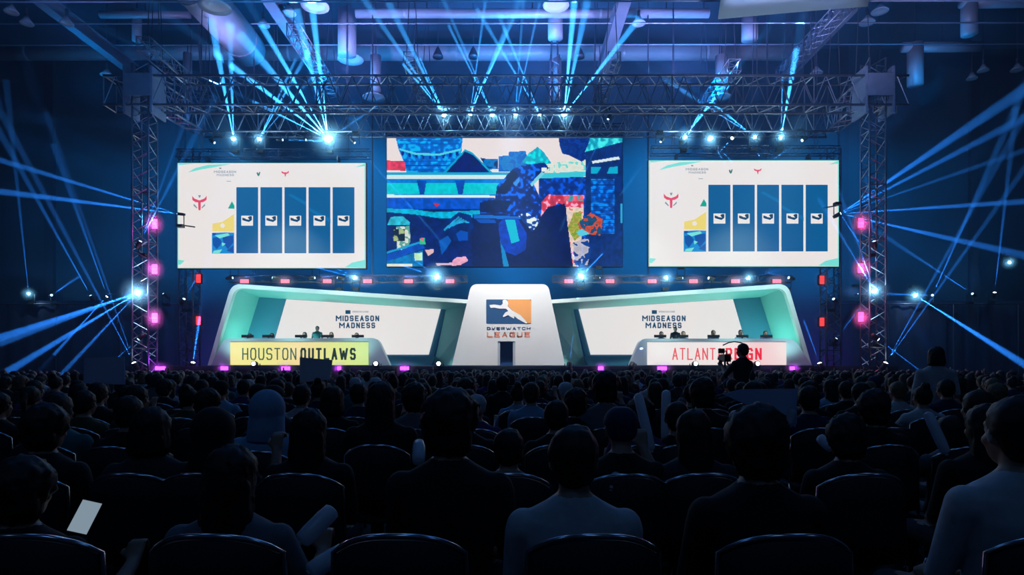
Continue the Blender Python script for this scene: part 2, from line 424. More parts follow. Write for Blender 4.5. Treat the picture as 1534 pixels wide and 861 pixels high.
# white sheet at the top of the view
t = empty('ceiling_sheet', P(1180, 12, 24), 'smooth white curved sheet slung under the roof', 'sheet')
vs = []; fs = []
org = P(1180, 12, 24)
for i in range(13):
    for j in range(2):
        u = i / 12; pxx = 1076 + (1300 - 1076) * u; sag = 10 * (1 - u) ** 1.5
        p = P(pxx + (10 if j else 0), 24 + sag * .5 - 14 * u if j == 0 else -46, 24 if j == 0 else 21.5); vs.append(p)
for i in range(12): a = 2 * i; fs.append((a, a + 2, a + 3, a + 1))
o = MB().add(rel(vs, org), fs).build('sheet_panel', M['sheet'], t, True)
o.modifiers.new('thickness', 'SOLIDIFY').thickness = .08

def high_bay(px, py, Y, r, label):
    c = P(px, py, Y)
    t = empty('high_bay_lamp', c, label, 'lamp', 'unlit round roof lamps')
    MB().lathe([(r * .25, .25), (r * .5, .12), (r, -.05), (r * .98, -.08), (r * .6, -.02)][::-1], n=16).build('reflector', M['lampglass'], t, True)
    MB().lathe([(r * .2, .2), (r * .24, .5), (r * .1, .55)], n=10).build('ballast_housing', M['dtruss'], t)
    MB().tube([(0, 0, .5), (0, 0, HZ - c.z)], .02, 4).build('hanging_rod', M['dtruss'], t)
for (px, py, Y, r, lb) in ((322, 8, 22, .55, 'round roof lamp beside the wide diagonal duct'), (472, 7, 26, .58, 'round roof lamp by the steel beam above the first screen'),
        (525, 87, 30, .62, 'round roof lamp hanging by the fat duct drop'), (560, 144, 31, .55, 'fringed round lamp hanging just above the truss'),
        (833, 6, 26, .55, 'round roof lamp over the middle duct drop'), (1078, 144, 31, .55, 'round lamp hanging by the ladder truss above the side truss'),
        (1262, 15, 27, .35, 'small round lamp beside the white roof sheet'), (1318, 15, 27, .35, 'small round lamp beyond the white roof sheet'),
        (1243, 32, 28, .33, 'small round lamp just under the white roof sheet'), (1299, 32, 28, .33, 'small round lamp below the small pair at the roof sheet'),
        (433, 18, 27, .3, 'small round lamp on the beam by the wide duct'), (957, 33, 28, .3, 'small round lamp under the thin duct'),
        (395, 36, 29, .28, 'tiny round lamp between the wide duct and the beam'), (1223, 108, 31, .3, 'small round lamp above the corner of the side truss'),
        (40, 33, 26, .26, 'small round lamp in the dark roof corner'), (100, 33, 26, .26, 'small round lamp beside the dim roof beam'),
        (17, 16, 25, .26, 'highest small lamp in the dark roof corner'), (160, 111, 31, .3, 'small round lamp above the drape by the first tower'),
        (1473, 104, 31, .26, 'small round lamp beyond the tall pale duct drop'), (1456, 116, 32, .26, 'lowest small lamp beyond the tall pale duct drop'), (1524, 103, 31, .3, 'small round lamp at the outer end of the dark roof'),
        (1318, 148, 32, .24, 'small round lamp by the outer end of the side truss')):
    high_bay(px, py, Y, r, lb)
# cone pendant speakers in front of the lavender duct
for (px, lb) in ((656, 'dark cone pendant hanging before the lavender duct'), (709, 'second dark cone pendant, nearer the roof middle'), (868, 'dark cone pendant beyond the middle duct drop')):
    c = P(px, 80, 31)
    t = empty('cone_pendant', c, lb, 'pendant', 'dark cone pendants')
    MB().lathe([(.26, -.2), (.24, -.1), (.1, .22), (.05, .3)], n=14).build('cone_shade', M['dtruss'], t, True)
    MB().tube([(0, 0, .3), (0, 0, HZ - c.z)], .02, 4).build('cord', M['dtruss'], t)

# ------------------------------------------------------------------ trusses
def lacing(mb, a0, a1, b0, b1, n, r):
    for i in range(n):
        p = a0.lerp(a1, i / n); q = b0.lerp(b1, (i + .5) / n); s_ = a0.lerp(a1, (i + 1) / n)
        mb.tube([p, q], r, 4, False); mb.tube([q, s_], r, 4, False)
def truss(A, B, wdt, hgt, label, bay=.9, r=.045, name='box_truss', m='truss', group='lighting trusses', cables=(.12, .88)):
    A, B = Vector(A), Vector(B); d = (B - A).normalized()
    up = Vector((0, 0, 1)) if abs(d.z) < .7 else Vector((0, 1, 0))
    s = d.cross(up).normalized(); u = s.cross(d).normalized()
    t = empty(name, A, label, 'truss', group)
    L = (B - A)
    cs = [(s * (i * wdt / 2) + u * (j * hgt / 2)) for i, j in ((-1, -1), (1, -1), (1, 1), (-1, 1))]
    for c in cs: MB().tube([c, c + L], r, 6).build('chord', M[m], t, True)
    n = max(2, round(L.length / bay)); mb = MB()
    for k in range(4):
        lacing(mb, cs[k], cs[k] + L, cs[(k + 1) % 4], cs[(k + 1) % 4] + L, n, r * .5)
    for i in range(0, n + 1, 3):
        q = L * (i / n)
        for k in range(4): mb.tube([cs[k] + q, cs[(k + 1) % 4] + q], r * .6, 4, False)
    o = mb.build('lacing', M[m], t); o['kind'] = 'stuff'
    if 1:
        for k in cables:
            p = L * k + u * (hgt / 2 - .02); top = HZ - (A.z + p.z) - .05
            for q_ in (-1, 1): MB().tube([p + s * (q_ * wdt / 2), p + Vector((0, 0, top))], .018, 4).build('hoist_cable', M['dtruss'], t)
    return t
SZ_ = 1.378
YF, YR = 24.8, 28.0
zf = (P(0, 120, YF).z + P(0, 163, YF).z) / 2; hf = P(0, 120, YF).z - P(0, 163, YF).z
xL, xR = P(217, 0, YF).x, P(1308, 0, YF).x
truss((P(165, 0, YF).x, YF, zf), (P(1352, 0, YF).x, YF, zf), .8, hf, 'long front box truss spanning both towers above the screens')
zr = (P(0, 167, YR).z + P(0, 201, YR).z) / 2; hr = P(0, 167, YR).z - P(0, 201, YR).z
xl, xr = P(300, 0, YR).x, P(1244, 0, YR).x
truss((xl, YR, zr), (xr, YR, zr), .7, hr, 'rear box truss carrying lamps just above the screens')
truss((xL + .2, YF, zr), (xl, YR, zr), .6, hr * .9, 'slanting truss joining the first tower to the rear truss over the first screen', .6)
truss((xR - .2, YF, zr), (xr, YR, zr), .6, hr * .9, 'slanting truss joining the pink lit tower to the rear truss', .6)
for (x, lb, z1) in ((xL, 'tall truss tower beside the first screen, lit by magenta bars', P(0, 100, YF).z), (xR, 'tall truss tower beside the last screen, lit by pink bars', P(0, 92, YF).z)):
    truss((x, YF, 0), (x, YF, z1), .62, .62, lb, .7, .04, 'truss_tower', cables=())
    t = empty('tower_motor_sleeve', (x, YF, zf), 'square sleeve block clamped round the top of the tower at %s' % ('the magenta bars' if x < 0 else 'the pink bars'), 'sleeve', 'tower sleeve blocks')
    for sx in (-1, 1):
        MB().box((sx * .52 - .04, -.5, -.9), (sx * .52 + .04, .5, .9)).build('side_plate', M['sleeve'], t)
    MB().box((-.5, -.54, -.25), (.5, -.5, .6)).build('face_plate', M['sleeve'], t)
for (px, lb) in ((284, 'low rear truss tower with red bars beside the first desk set'), (1244, 'low rear truss tower with red bars beside the red lettered desk')):
    x = P(px, 0, 28.6).x
    truss((x, 28.6, 0), (x, 28.6, P(0, 225, 28.6).z), .62, .62, lb, .7, .035, 'truss_tower', cables=())
# hanging trusses for the screens
for (a, b, y, lb) in ((266, 555, 231, 'thin truss hung over the first side screen'), (975, 1256, 226, 'thin truss hung over the second side screen')):
    truss((P(a, 0, 28.1).x, 28.1, P(0, y, 28.1).z), (P(b, 0, 28.1).x, 28.1, P(0, y, 28.1).z), .35, .35, lb, .5, .022, m='dtruss')
truss(P(578, 194, 30), P(934, 194, 30), .4, .42, 'thin truss hung over the middle screen', .5, .025, m='dtruss')
truss(P(345, 418, 28.4), P(700, 418, 28.4), .3, .3, 'low lamp truss above the first desk set', .5, .02, m='dtruss', cables=(.1, .6))
truss(P(828, 418, 28.4), P(1185, 418, 28.4), .3, .3, 'low lamp truss above the red lettered desk set', .5, .02, m='dtruss', cables=(.4, .9))
# ladder trusses running in depth under the roof
for (ra, z, y0, y1, lb) in ((-.655, 14.9, 25.5, 31.5, 'short ladder truss running back beside the first steel beam'), (-.335, 14.0, 26, 32, 'short ladder truss ending left of the middle lamps'),
        (.335, 14.0, 26, 32, 'short ladder truss ending past the middle lamps'), (.745, 14.2, 27, 32, 'short ladder truss beside the round-topped duct drop'),
        (.93, 15.6, 24, 31, 'short ladder truss under the beam beside the roof sheet'), (-1.15, 13.6, 24, 30, 'dim ladder truss beyond the first tower')):
    lb = lb.replace('ending left of the middle lamps', 'ending just before the middle lamps')
    truss((ra * (z - CZ), y0, z), (ra * (z - CZ), y1, z), .5, .5, lb, .6, .03)
t = truss(P(831, 160, 29), P(831, 85, 29), .4, .4, 'vertical truss section hanging in the middle of the roof', .5, .03)

# ------------------------------------------------------------------ LED screens
def led_wall(px0, py0, px1, py1, Y, label, name='led_screen'):
    a = P(px0, py1, Y); b = P(px1, py0, Y)
    t = empty(name, ((a.x + b.x) / 2, Y, a.z), label, 'screen', 'big led screens')
    W, H = b.x - a.x, b.z - a.z
    MB().box((-W / 2 - .03, .03, -.03), (W / 2 + .03, .22, H + .03)).build('cabinet_frame', M['black'], t)
    for k in (-.35, .35):
        MB().box((W * k - .03, .0, H), (W * k + .03, .4, H + .32)).build('hanging_strap', M['dtruss'], t)
    return t, W, H

# --- side screens: the 1st crop has 1483 px for 310 px; screen spans 78..1425 x 68..825 there
def side_screen(px0, py0, px1, py1, label):
    Y = 27.9
    t, W, H = led_wall(px0, py0, px1, py1, Y, label)
    c0x, c0y, c1x, c1y = 78., 68., 1425., 825.
    def X(x): return (x - c0x) / (c1x - c0x) * W - W / 2
    def Z(y): return (c1y - y) / (c1y - c0y) * H
    def q(mb, pts, lay): mb.poly([(X(x), -.008 * lay, Z(y)) for x, y in pts][::-1] if area(pts) < 0 else [(X(x), -.008 * lay, Z(y)) for x, y in pts])
    def area(p): return sum(p[i][0] * p[(i + 1) % len(p)][1] - p[(i + 1) % len(p)][0] * p[i][1] for i in range(len(p)))
    def rect(a, b, c, d): return [(a, b), (c, b), (c, d), (a, d)]
    def part(name, m, polys, lay):
        for p in polys:
            mb = MB(); q(mb, p, lay); o = mb.build(name, M[m], t)
        return o
    mb = MB().box((-W / 2, 0, 0), (W / 2, .03, H)); mb.build('picture', M['paper'], t)
    # cyan edge strips: bloom of the bright screen put into the colour
    part('bloom_edge', 'ink_teal', [rect(78, 68, 84, 825), rect(1419, 68, 1425, 825), rect(78, 68, 1425, 72), rect(78, 821, 1425, 825)], 1)
    part('corner_ribbon', 'ink_teal', [[(150, 138), (205, 105), (300, 82), (460, 76), (340, 100), (250, 115)], [(84, 72), (200, 72), (90, 84)],
                           [(1280, 818), (1330, 785), (1422, 765), (1422, 822)], [(84, 765), (130, 770), (100, 800), (84, 800)], [(1350, 100), (1422, 72), (1422, 90)]], 1)
    for i in range(5):
        x = 500 + i * 172.5
        o = part('player_card', 'ink_card', [rect(x, 243, x + 156, 718)], 1)
        for (a, m_, lay) in (([rect(x + 36, 448, x + 120, 520)], 'paper', 2),
                             ([[(x + 44, 462), (x + 70, 470), (x + 96, 452), (x + 112, 452), (x + 112, 480), (x + 92, 494), (x + 60, 486), (x + 44, 480)]], 'ink_navy', 3),
                             ([[(x + 60, 462), (x + 80, 458), (x + 96, 478), (x + 70, 474)]], 'paper', 4)):
            c = part('card_emblem', m_, a, lay); c.parent = o
    # stripes crossing the cards (lighter sheen)
    part('card_sheen', 'ink_card2', [[(870, 300), (890, 290), (1000, 350), (1000, 375)], [(1020, 390), (1175, 470), (1175, 500), (1020, 410)]], 1.5)
    # red crest
    part('red_crest', 'ink_red', [[(183, 305), (200, 325), (235, 338), (270, 325), (288, 305), (286, 335), (262, 350), (245, 352), (244, 405), (236, 410), (228, 405), (226, 352), (206, 350), (185, 335)]], 1)
    part('crest_wings', 'ink_grey', [[(196, 362), (222, 392), (214, 394), (192, 375)], [(274, 362), (276, 376), (254, 394), (248, 392)], [(226, 300), (246, 300), (240, 318), (232, 318)]], 1)
    # map thumbnail
    part('map_picture', 'ink_azure', [[(325, 572), (420, 568), (484, 570), (484, 720), (325, 720)]], 1)
    part('map_shapes', 'ink_blue', [[(330, 610), (370, 600), (400, 640), (360, 690), (335, 660)], [(400, 600), (478, 590), (480, 640), (440, 690), (410, 650)], [(330, 572), (355, 572), (350, 590), (330, 590)], [(430, 700), (480, 660), (480, 716)]], 2)
    part('map_highlights', 'ink_teal', [[(345, 590), (440, 574), (455, 590), (380, 612)], [(340, 700), (400, 690), (380, 718), (330, 718)], [(395, 640), (425, 650), (400, 670)]], 3)
    part('map_sun', 'ink_yellow', [[(328, 505), (400, 492), (484, 435), (484, 565), (328, 560)]], 1)
    part('map_cloud', 'paper', [[(385, 512), (405, 500), (420, 520), (410, 535), (388, 532)]], 2)
    part('map_tree', 'ink_green', [[(440, 396), (468, 345), (486, 375), (486, 398)]], 1)
    # header
    def T(s, a, b, c, d, m_, wgt=0.0): return text_obj(s, X(a), X(b), Z(d), Z(c), -.012, M[m_], t, 'lettering', wgt, depth=0)
    T('MIDSEASON', 340, 498, 124, 141, 'ink_grey', .2); T('MADNESS', 360, 482, 148, 163, 'ink_grey', .2)
    part('header_mark', 'ink_grey', [rect(378, 102, 392, 112), rect(430, 198, 462, 202)], 1)
    part('green_emblem', 'ink_dgreen', [[(644, 140), (652, 134), (658, 146), (664, 134), (672, 132), (668, 152), (660, 165), (650, 156)]], 1)
    part('red_emblem', 'ink_red', [[(822, 126), (840, 136), (862, 136), (878, 124), (874, 142), (856, 148), (853, 166), (848, 166), (845, 148), (826, 142)]], 1)
    return t
side_screen(266, 244, 547.5, 401.5, 'big white side screen with five blue cards, beside the magenta lit tower')
side_screen(972, 240, 1256.5, 399, 'big white side screen with five blue cards, beside the pink lit tower')

# --- middle screen: picture made of coloured led cells
def middle_screen():
    t, W, H = led_wall(579.5, 206, 932.5, 399, 29.8, 'big middle screen showing a bright blue game scene with a castle tower')
    NX, NY = 352, 193
    x0, y0, x1, y1 = 38., 60., 1357., 783.
    img = np.zeros((NY, NX, 3)); gx, gy = np.meshgrid(x0 + (np.arange(NX) + .5) / NX * (x1 - x0), y0 + (np.arange(NY) + .5) / NY * (y1 - y0))
    def pm(pts):
        inside = np.zeros(gx.shape, bool); n = len(pts); j = n - 1
        for i in range(n):
            xi, yi = pts[i]; xj, yj = pts[j]
            c = ((yi > gy) != (yj > gy)) & (gx < (xj - xi) * (gy - yi) / ((yj - yi) or 1e-9) + xi)
            inside ^= c; j = i
        return inside
    def blot(s, seed):
        r = np.random.RandomState(seed); a = r.rand(int((y1 - y0) / s) + 3, int((x1 - x0) / s) + 3)
        u = (gx - x0) / s; v = (gy - y0) / s; i = u.astype(int); k = v.astype(int); fu = u - i; fv = v - k
        return (a[k, i] * (1 - fu) + a[k, i + 1] * fu) * (1 - fv) + (a[k + 1, i] * (1 - fu) + a[k + 1, i + 1] * fu) * fv
    B1, B2 = blot(14, 1), blot(34, 2)
    def fill(pts, col, mot=0, col2=None, thr=.5, B=B1):
        m = pm(pts); c = np.array(col, float) + np.zeros(img.shape)
        if col2 is not None:
            k = (B > thr)[..., None]; c = np.where(k, np.array(col2, float), c)
        c = c * (1 + mot * (B1 - .5))[..., None]
        img[m] = c[m]
    R = lambda a, b, c, d: [(a, b), (c, b), (c, d), (a, d)]
    fill(R(30, 50, 1360, 790), (236, 228, 230))
    tow = [(88, 60), (462, 60), (455, 150), (400, 205), (350, 265), (150, 265), (140, 210), (105, 130)]
    fill(tow, (0, 110, 225), .5, (0, 160, 235), .62)
    for i in range(9): fill([(120 + i * 38, 140 + 20 * math.sin(i * .39)), (135 + i * 38, 140 + 20 * math.sin(i * .39)), (133 + i * 38, 160 + 20 * math.sin(i * .39)), (122 + i * 38, 160 + 20 * math.sin(i * .39))], (5, 30, 140))
    fill([(105, 118), (200, 145), (330, 150), (455, 120), (455, 132), (330, 162), (200, 158), (110, 130)], (80, 215, 240))
    for k in (75, 92, 190, 215, 240): fill(R(110, k, 450, k + 5), (0, 60, 180), .3)
    fill([(38, 188), (138, 195), (145, 247), (38, 242)], (222, 60, 95), .4)
    fill([(560, 172), (600, 180), (660, 178), (662, 235), (600, 240)], (5, 50, 120), .4, (0, 110, 190))
    fill([(340, 270), (475, 125), (520, 145), (645, 270)], (0, 170, 220)); fill([(356, 270), (476, 138), (520, 158), (628, 270)], (4, 22, 108), .5)
    fill([(664, 165), (720, 160), (722, 140), (815, 135), (830, 200), (830, 255), (664, 250)], (5, 130, 220), .3, (0, 90, 190))
    fill([(795, 200), (830, 150), (882, 112), (915, 140), (968, 215), (930, 235)], (20, 185, 215), .3, (10, 215, 225))
    fill([(895, 215), (1155, 170), (1160, 262), (880, 292)], (225, 235, 225), .1, (110, 215, 215), .66)
    fill(R(38, 255, 740, 268), (20, 170, 220)); fill(R(38, 268, 745, 294), (205, 240, 245)); fill([(880, 262), (1160, 250), (1160, 278), (880, 294)], (60, 205, 225))
    fill(R(38, 294, 745, 385), (0, 120, 220), .2); fill(R(38, 315, 740, 378), (0, 205, 222), .15)
    for k in (205, 420): fill([(k, 300), (k + 55, 300), (k + 42, 378), (k + 18, 378)], (0, 70, 180), .3)
    fill([(38, 380), (612, 384), (610, 396), (38, 393)], (215, 245, 250)); fill(R(38, 396, 640, 462), (0, 82, 208), .35)
    fill([(295, 425), (335, 432), (318, 450)], (200, 40, 70))
    fill(R(38, 460, 700, 790), (3, 32, 110), .6)
    fill([(38, 458), (180, 462), (300, 478), (560, 468), (560, 515), (330, 512), (200, 492), (38, 478)], (0, 180, 222), .3)
    # buildings on the far side of the picture
    fill([(890, 290), (1180, 278), (1180, 790), (890, 790)], (4, 48, 150), .6, (0, 75, 200), .6)
    fill([(1000, 60), (1200, 60), (1200, 150), (1130, 195), (1060, 160), (1020, 150), (1005, 105)], (4, 60, 170), .7, (0, 30, 110))
    fill([(1150, 100), (1357, 80), (1357, 790), (1150, 790)], (4, 42, 118), .5)
    fill([(1175, 60), (1357, 60), (1357, 84), (1145, 142), (1165, 100)], (15, 180, 215), .5, (60, 215, 225))
    fill([(1185, 192), (1335, 166), (1342, 182), (1190, 206)], (215, 240, 250))
    fill([(1182, 225), (1240, 225), (1215, 262), (1182, 262)], (10, 175, 215)); fill([(1270, 262), (1285, 225), (1332, 222), (1332, 262)], (10, 175, 215))
    fill(R(1182, 292, 1312, 600), (0, 80, 200), .8, (0, 120, 225), .6); fill(R(1345, 430, 1356, 540), (40, 170, 230))
    for k in range(300, 600, 24): fill(R(1182, k, 1312, k + 4), (0, 40, 130))
    # red gateway, light and flowers
    fill([(880, 560), (905, 420), (940, 380), (1142, 384), (1140, 452), (1050, 452), (1000, 425), (935, 470), (925, 540)], (225, 60, 90), .5, (235, 160, 190), .62)
    fill(R(1030, 385, 1140, 415), (60, 175, 190), .4, (220, 90, 110))
    fill([(1040, 450), (1140, 452), (1135, 560), (1110, 783), (1075, 783), (1055, 600)], (235, 215, 200), .2, (225, 110, 110), .7)
    fill([(1050, 570), (1085, 480), (1130, 480), (1130, 600), (1090, 640)], (190, 190, 70), .5, (120, 150, 40))
    fill([(1105, 540), (1180, 480), (1250, 520), (1235, 610), (1130, 600)], (225, 90, 60), .6, (20, 70, 110), .45)
    fill([(1098, 590), (1130, 572), (1175, 600), (1120, 616)], (90, 210, 235))
    fill([(1080, 650), (1165, 620), (1180, 700), (1160, 775), (1090, 775)], (200, 200, 220), .3, (10, 60, 140), .48)
    # great dark machine in the middle, seen from behind: plain hull, feet and plates
    fill([(560, 490), (560, 420), (645, 400), (655, 330), (745, 235), (800, 215), (920, 200), (945, 230), (860, 320), (905, 420), (900, 520)], (3, 40, 140), .9, (0, 85, 210), .64)
    fill([(650, 370), (745, 245), (775, 265), (735, 330), (700, 380)], (3, 16, 70)); fill([(560, 425), (650, 405), (740, 420), (700, 480), (560, 480)], (3, 22, 84), .5)
    fill([(840, 320), (905, 250), (920, 262), (850, 335)], (120, 215, 235)); fill([(905, 228), (935, 228), (930, 250), (905, 250)], (230, 240, 245))
    fill([(745, 320), (775, 285), (785, 300), (760, 335)], (60, 150, 235))
    fill([(520, 490), (860, 495), (880, 530), (940, 450), (1035, 430), (1080, 783), (520, 783), (505, 560)], (3, 20, 88), .4)
    fill([(525, 492), (850, 505), (845, 520), (525, 512)], (10, 110, 215)); fill([(530, 515), (640, 520), (650, 540), (560, 540)], (5, 80, 190))
    fill([(662, 545), (690, 515), (770, 512), (822, 600), (815, 690), (760, 722), (700, 700), (672, 640)], (3, 60, 190), .3); fill([(700, 520), (755, 520), (780, 640), (735, 655)], (5, 195, 225))
    fill([(672, 640), (700, 700), (722, 783), (690, 783)], (5, 140, 210))
    fill([(770, 490), (820, 480), (900, 530), (850, 590), (800, 530)], (5, 60, 160), .8, (190, 215, 230), .62)
    fill([(330, 600), (360, 540), (440, 478), (510, 495), (525, 565), (470, 640), (420, 640), (380, 600)], (3, 40, 120), .5)
    for i in range(5): fill([(355 + i * 22, 575 - i * 12), (440 + i * 14, 500 + i * 8), (446 + i * 14, 508 + i * 8), (362 + i * 22, 583 - i * 12)], (30, 165, 220), .3)
    fill([(425, 600), (450, 580), (490, 590), (490, 635), (440, 640)], (5, 80, 190))
    fill([(330, 640), (380, 610), (400, 640), (345, 720)], (5, 90, 190))
    fill([(405, 750), (430, 730), (480, 728), (495, 750), (450, 775), (400, 780)], (235, 170, 200), .2); fill([(310, 765), (400, 762), (400, 775), (320, 778)], (220, 190, 220))
    # lantern and lower corner
    fill([(60, 505), (125, 500), (168, 535), (165, 550), (40, 552)], (40, 185, 215), .4); fill([(92, 560), (165, 555), (170, 640), (150, 690), (95, 690)], (220, 235, 225), .2, (90, 160, 150), .55)
    fill([(70, 570), (140, 575), (140, 640), (75, 640)], (10, 30, 60), .6, (140, 160, 110), .62)
    fill([(38, 716), (235, 650), (250, 680), (38, 755)], (0, 75, 195), .3); fill([(38, 700), (230, 640), (235, 650), (38, 712)], (20, 160, 220))
    fill([(38, 755), (240, 690), (240, 783), (38, 783)], (0, 120, 190), .4); fill([(38, 768), (180, 768), (180, 782), (38, 782)], (225, 235, 220))
    fill([(220, 625), (250, 620), (255, 660), (222, 660)], (60, 200, 150), .3, (230, 80, 120), .6); fill([(190, 710), (235, 705), (235, 750), (195, 750)], (190, 240, 200), .2)
    fill([(252, 690), (300, 685), (300, 705), (270, 725)], (225, 190, 200))
    img[:] = np.clip(img, 0, 250)
    lin = img / 255; lin = np.where(lin <= .04045, lin / 12.92, ((lin + .055) / 1.055) ** 2.4)
    xs = np.linspace(-W / 2, W / 2, NX + 1); zs = np.linspace(H, 0, NY + 1)
    v = np.zeros(((NX + 1) * (NY + 1), 3)); v[:, 0] = np.tile(xs, NY + 1); v[:, 2] = np.repeat(zs, NX + 1)
    idx = np.arange((NX + 1) * (NY + 1)).reshape(NY + 1, NX + 1)
    fcs = np.stack([idx[1:, :-1], idx[1:, 1:], idx[:-1, 1:], idx[:-1, :-1]], -1).reshape(-1, 4)
    me = bpy.data.meshes.new('picture'); me.vertices.add(len(v)); me.vertices.foreach_set('co', v.ravel())
    me.loops.add(fcs.size); me.loops.foreach_set('vertex_index', fcs.ravel()); me.polygons.add(len(fcs)); me.polygons.foreach_set('loop_start', np.arange(0, fcs.size, 4))
    me.update(calc_edges=True)
    at = me.color_attributes.new('led', 'FLOAT_COLOR', 'CORNER')
    cc = np.ones((len(fcs), 4, 4)); cc[:, :, :3] = lin.reshape(-1, 1, 3); at.data.foreach_set('color', cc.ravel())
    m = mat('led_cells', (.01, .01, .01), .5); nt = m.node_tree
    a = nt.nodes.new('ShaderNodeAttribute'); a.attribute_name = 'led'
    b = nt.nodes['Principled BSDF']; nt.links.new(a.outputs['Color'], b.inputs['Emission Color']); b.inputs['Emission Strength'].default_value = 1.0
    me.materials.append(m)
    o = bpy.data.objects.new('picture', me); COL.objects.link(o); o.parent = t
middle_screen()

# thin stage haze hanging in the air of the stage end of the hall
tag(MB().box((-HX + .1, 7, .2), (HX - .1, HYB - .4, HZ - .1)).build('haze', haze_mat('hall_haze', .006, (.3, .6, 1))), 'thin blue haze filling the air round the stage and trusses', 'haze', None, 'stuff')
# ================================================================== THE STAGE
SZ = P(0, 548.2, 25.6).z
t = empty('stage', (0, 25.6, 0), 'low black stage platform carrying the desks and the white tower', 'stage')
MB().box((-15.6, 0, SZ - .12), (15.6, 7, SZ)).build('deck', M['deck'], t)
for i in range(16):
    x = -15.6 + i * 1.95
    MB().box((x + .01, .03, 0), (x + 1.94, .08, SZ - .12)).build('skirt_panel', M['black'], t)

def outline(pts, Y, r=0):
    """pixel outline -> points at depth Y (pts clockwise in the photograph from bottom)"""
    return [P(x, y, Y) for x, y in pts]
def mirror(pts, s): return pts if s > 0 else [(1527 - x, y) for x, y in pts][::-1]

def rounded(pts, radii, n=5):
    out = []
    for i, (p, r) in enumerate(zip(pts, radii)):
        if not r: out.append(p); continue
        p = Vector(p); a = Vector(pts[i - 1]); b = Vector(pts[(i + 1) % len(pts)])
        q0 = p + (a - p).normalized() * r; q1 = p + (b - p).normalized() * r
        for k in range(n + 1):
            u = k / n; out.append(tuple(q0 * (1 - u) ** 2 + p * 2 * u * (1 - u) + q1 * u * u))
    return out
by = 547.0
def pod(s):
    side = 'yellow lettered desk' if s > 0 else 'red lettered desk'
    O = rounded([(311, by), (347, 424.5), (720, 450), (720, by)], [0, 15, 0, 0])
    I = rounded([(317, by), (352, 431), (720, 455.5), (720, by)], [0, 12, 0, 0])
    # mid-depth ring and rear window ring (in pixels of the front plane, pushed back in depth)
    C = rounded([(356, by), (388, 445), (668, 463.5), (645, by)], [0, 2, 1, 0])
    O, I, C = mirror(O, s), mirror(I, s), mirror(C, s)
    Y0, Y1, Y2 = 27.0, 27.25, 28.9
    org = P(763.5 - s * 252, by, Y0)
    t = empty('desk_set_shell', org, 'big teal hooded stage shell with white rim behind the %s' % side, 'stage set', 'hooded stage shells')
    o3, i3 = outline(O, Y0), outline(I, Y0)
    oB = [Vector((p.x, 29.3, p.z)) for p in o3]
    iB = [Vector((p.x, Y1, p.z)) for p in i3]
    mb = MB(); n = len(o3)
    A = [o3, i3, iB]
    v = rel(o3 + i3 + iB + oB, org); f = []
    for i in range(n - 1):
        q = i + 1
        f += [(i, n + i, n + q, q), (n + i, 2 * n + i, 2 * n + q, n + q), (i, q, 3 * n + q, 3 * n + i)]
    mb.add(v, f); mb.build('rim', M['rim'], t)
    # sloping inner walls
    # resample inner ring and window ring to four corners
    ci = mirror([(317, by), (352, 431), (720, 455.5), (720, by)], s); cc = mirror([(356, by), (388, 445), (668, 463.5), (650, by)], s)
    a3 = [P(x, y, Y1 - .01) for x, y in ci]; b3 = [P(x, y, Y2) for x, y in cc]
    names = ['outer_wall', 'hood_ceiling', 'inner_wall'] if s > 0 else ['inner_wall', 'hood_ceiling', 'outer_wall']
    for k in range(3):
        MB().slab(rel([a3[k], a3[k + 1], b3[k + 1], b3[k]], org), rel([p + Vector((0, .05, .0)) for p in (a3[k], a3[k + 1], b3[k + 1], b3[k])], org)).build(names[k], M['teal'], t)
    # rear blue frame and its column panel
    fr = mirror([(388, 445), (668, 463.5), (646, by), (352, by)], s)
    g = [P(x, y, Y2 + .02) for x, y in fr]
    MB().slab(rel(g, org), rel([p + Vector((0, .1, 0)) for p in g], org)).build('rear_panel', M['dteal'], t)
    # white led wall of the shell
    sc_ = mirror([(429, 448), (660, 463), (642, 531), (405, 531)], s)
    g = [P(x, y, Y2 - .06) for x, y in sc_]
    MB().slab(rel(g, org), rel([p + Vector((0, .07, 0)) for p in g], org)).build('white_led_panel', M['podscreen'], t)
    # writing on it
    dx = 0 if s > 0 else 459
    yy = Y2 - .075
    def tx(str_, x0, x1, y0, y1, m_, wgt): 
        a = P(x0 + dx, y1, yy) - org; b = P(x1 + dx, y0, yy) - org
        return text_obj(str_, a.x, b.x, a.z, b.z, a.y, M[m_], t, 'lettering', wgt, depth=0)
    tx('MIDSEASON', 503, 568, 472.5, 481, 'ink_navy', .22); tx('MADNESS', 508, 562, 483, 491.5, 'ink_navy', .22); tx('OVERWATCH LEAGUE', 528, 552, 465.5, 468, 'ink_grey', .2)
    g = rel([P(x + dx, y, yy) for x, y in ((517.5, 464.5), (525, 464.5), (525, 470), (517.5, 470))], org)
    MB().poly(g).build('small_mark', M['ink_navy'], t)
    # low front ledge
    g = mirror([(540, 534), (652, 534), (646, by), (540, by)], s)
    g = [P(x, y, Y2 - .5) for x, y in g]
    MB().slab(rel(g, org), rel([p + Vector((0, .45, 0)) for p in g], org)).build('rear_ledge', M['dteal'], t)
    return t
pod(1); pod(-1)

# --- white centre tower
Y = 26.6
org = P(762, by, Y)
t = empty('centre_tower', org, 'white tapered tower with orange and blue emblem in the middle of the stage', 'stage set')
O = rounded([(677, by), (706, 425.5), (821, 425.5), (846.5, by)], [0, 9, 9, 0])
a = outline(O, Y)
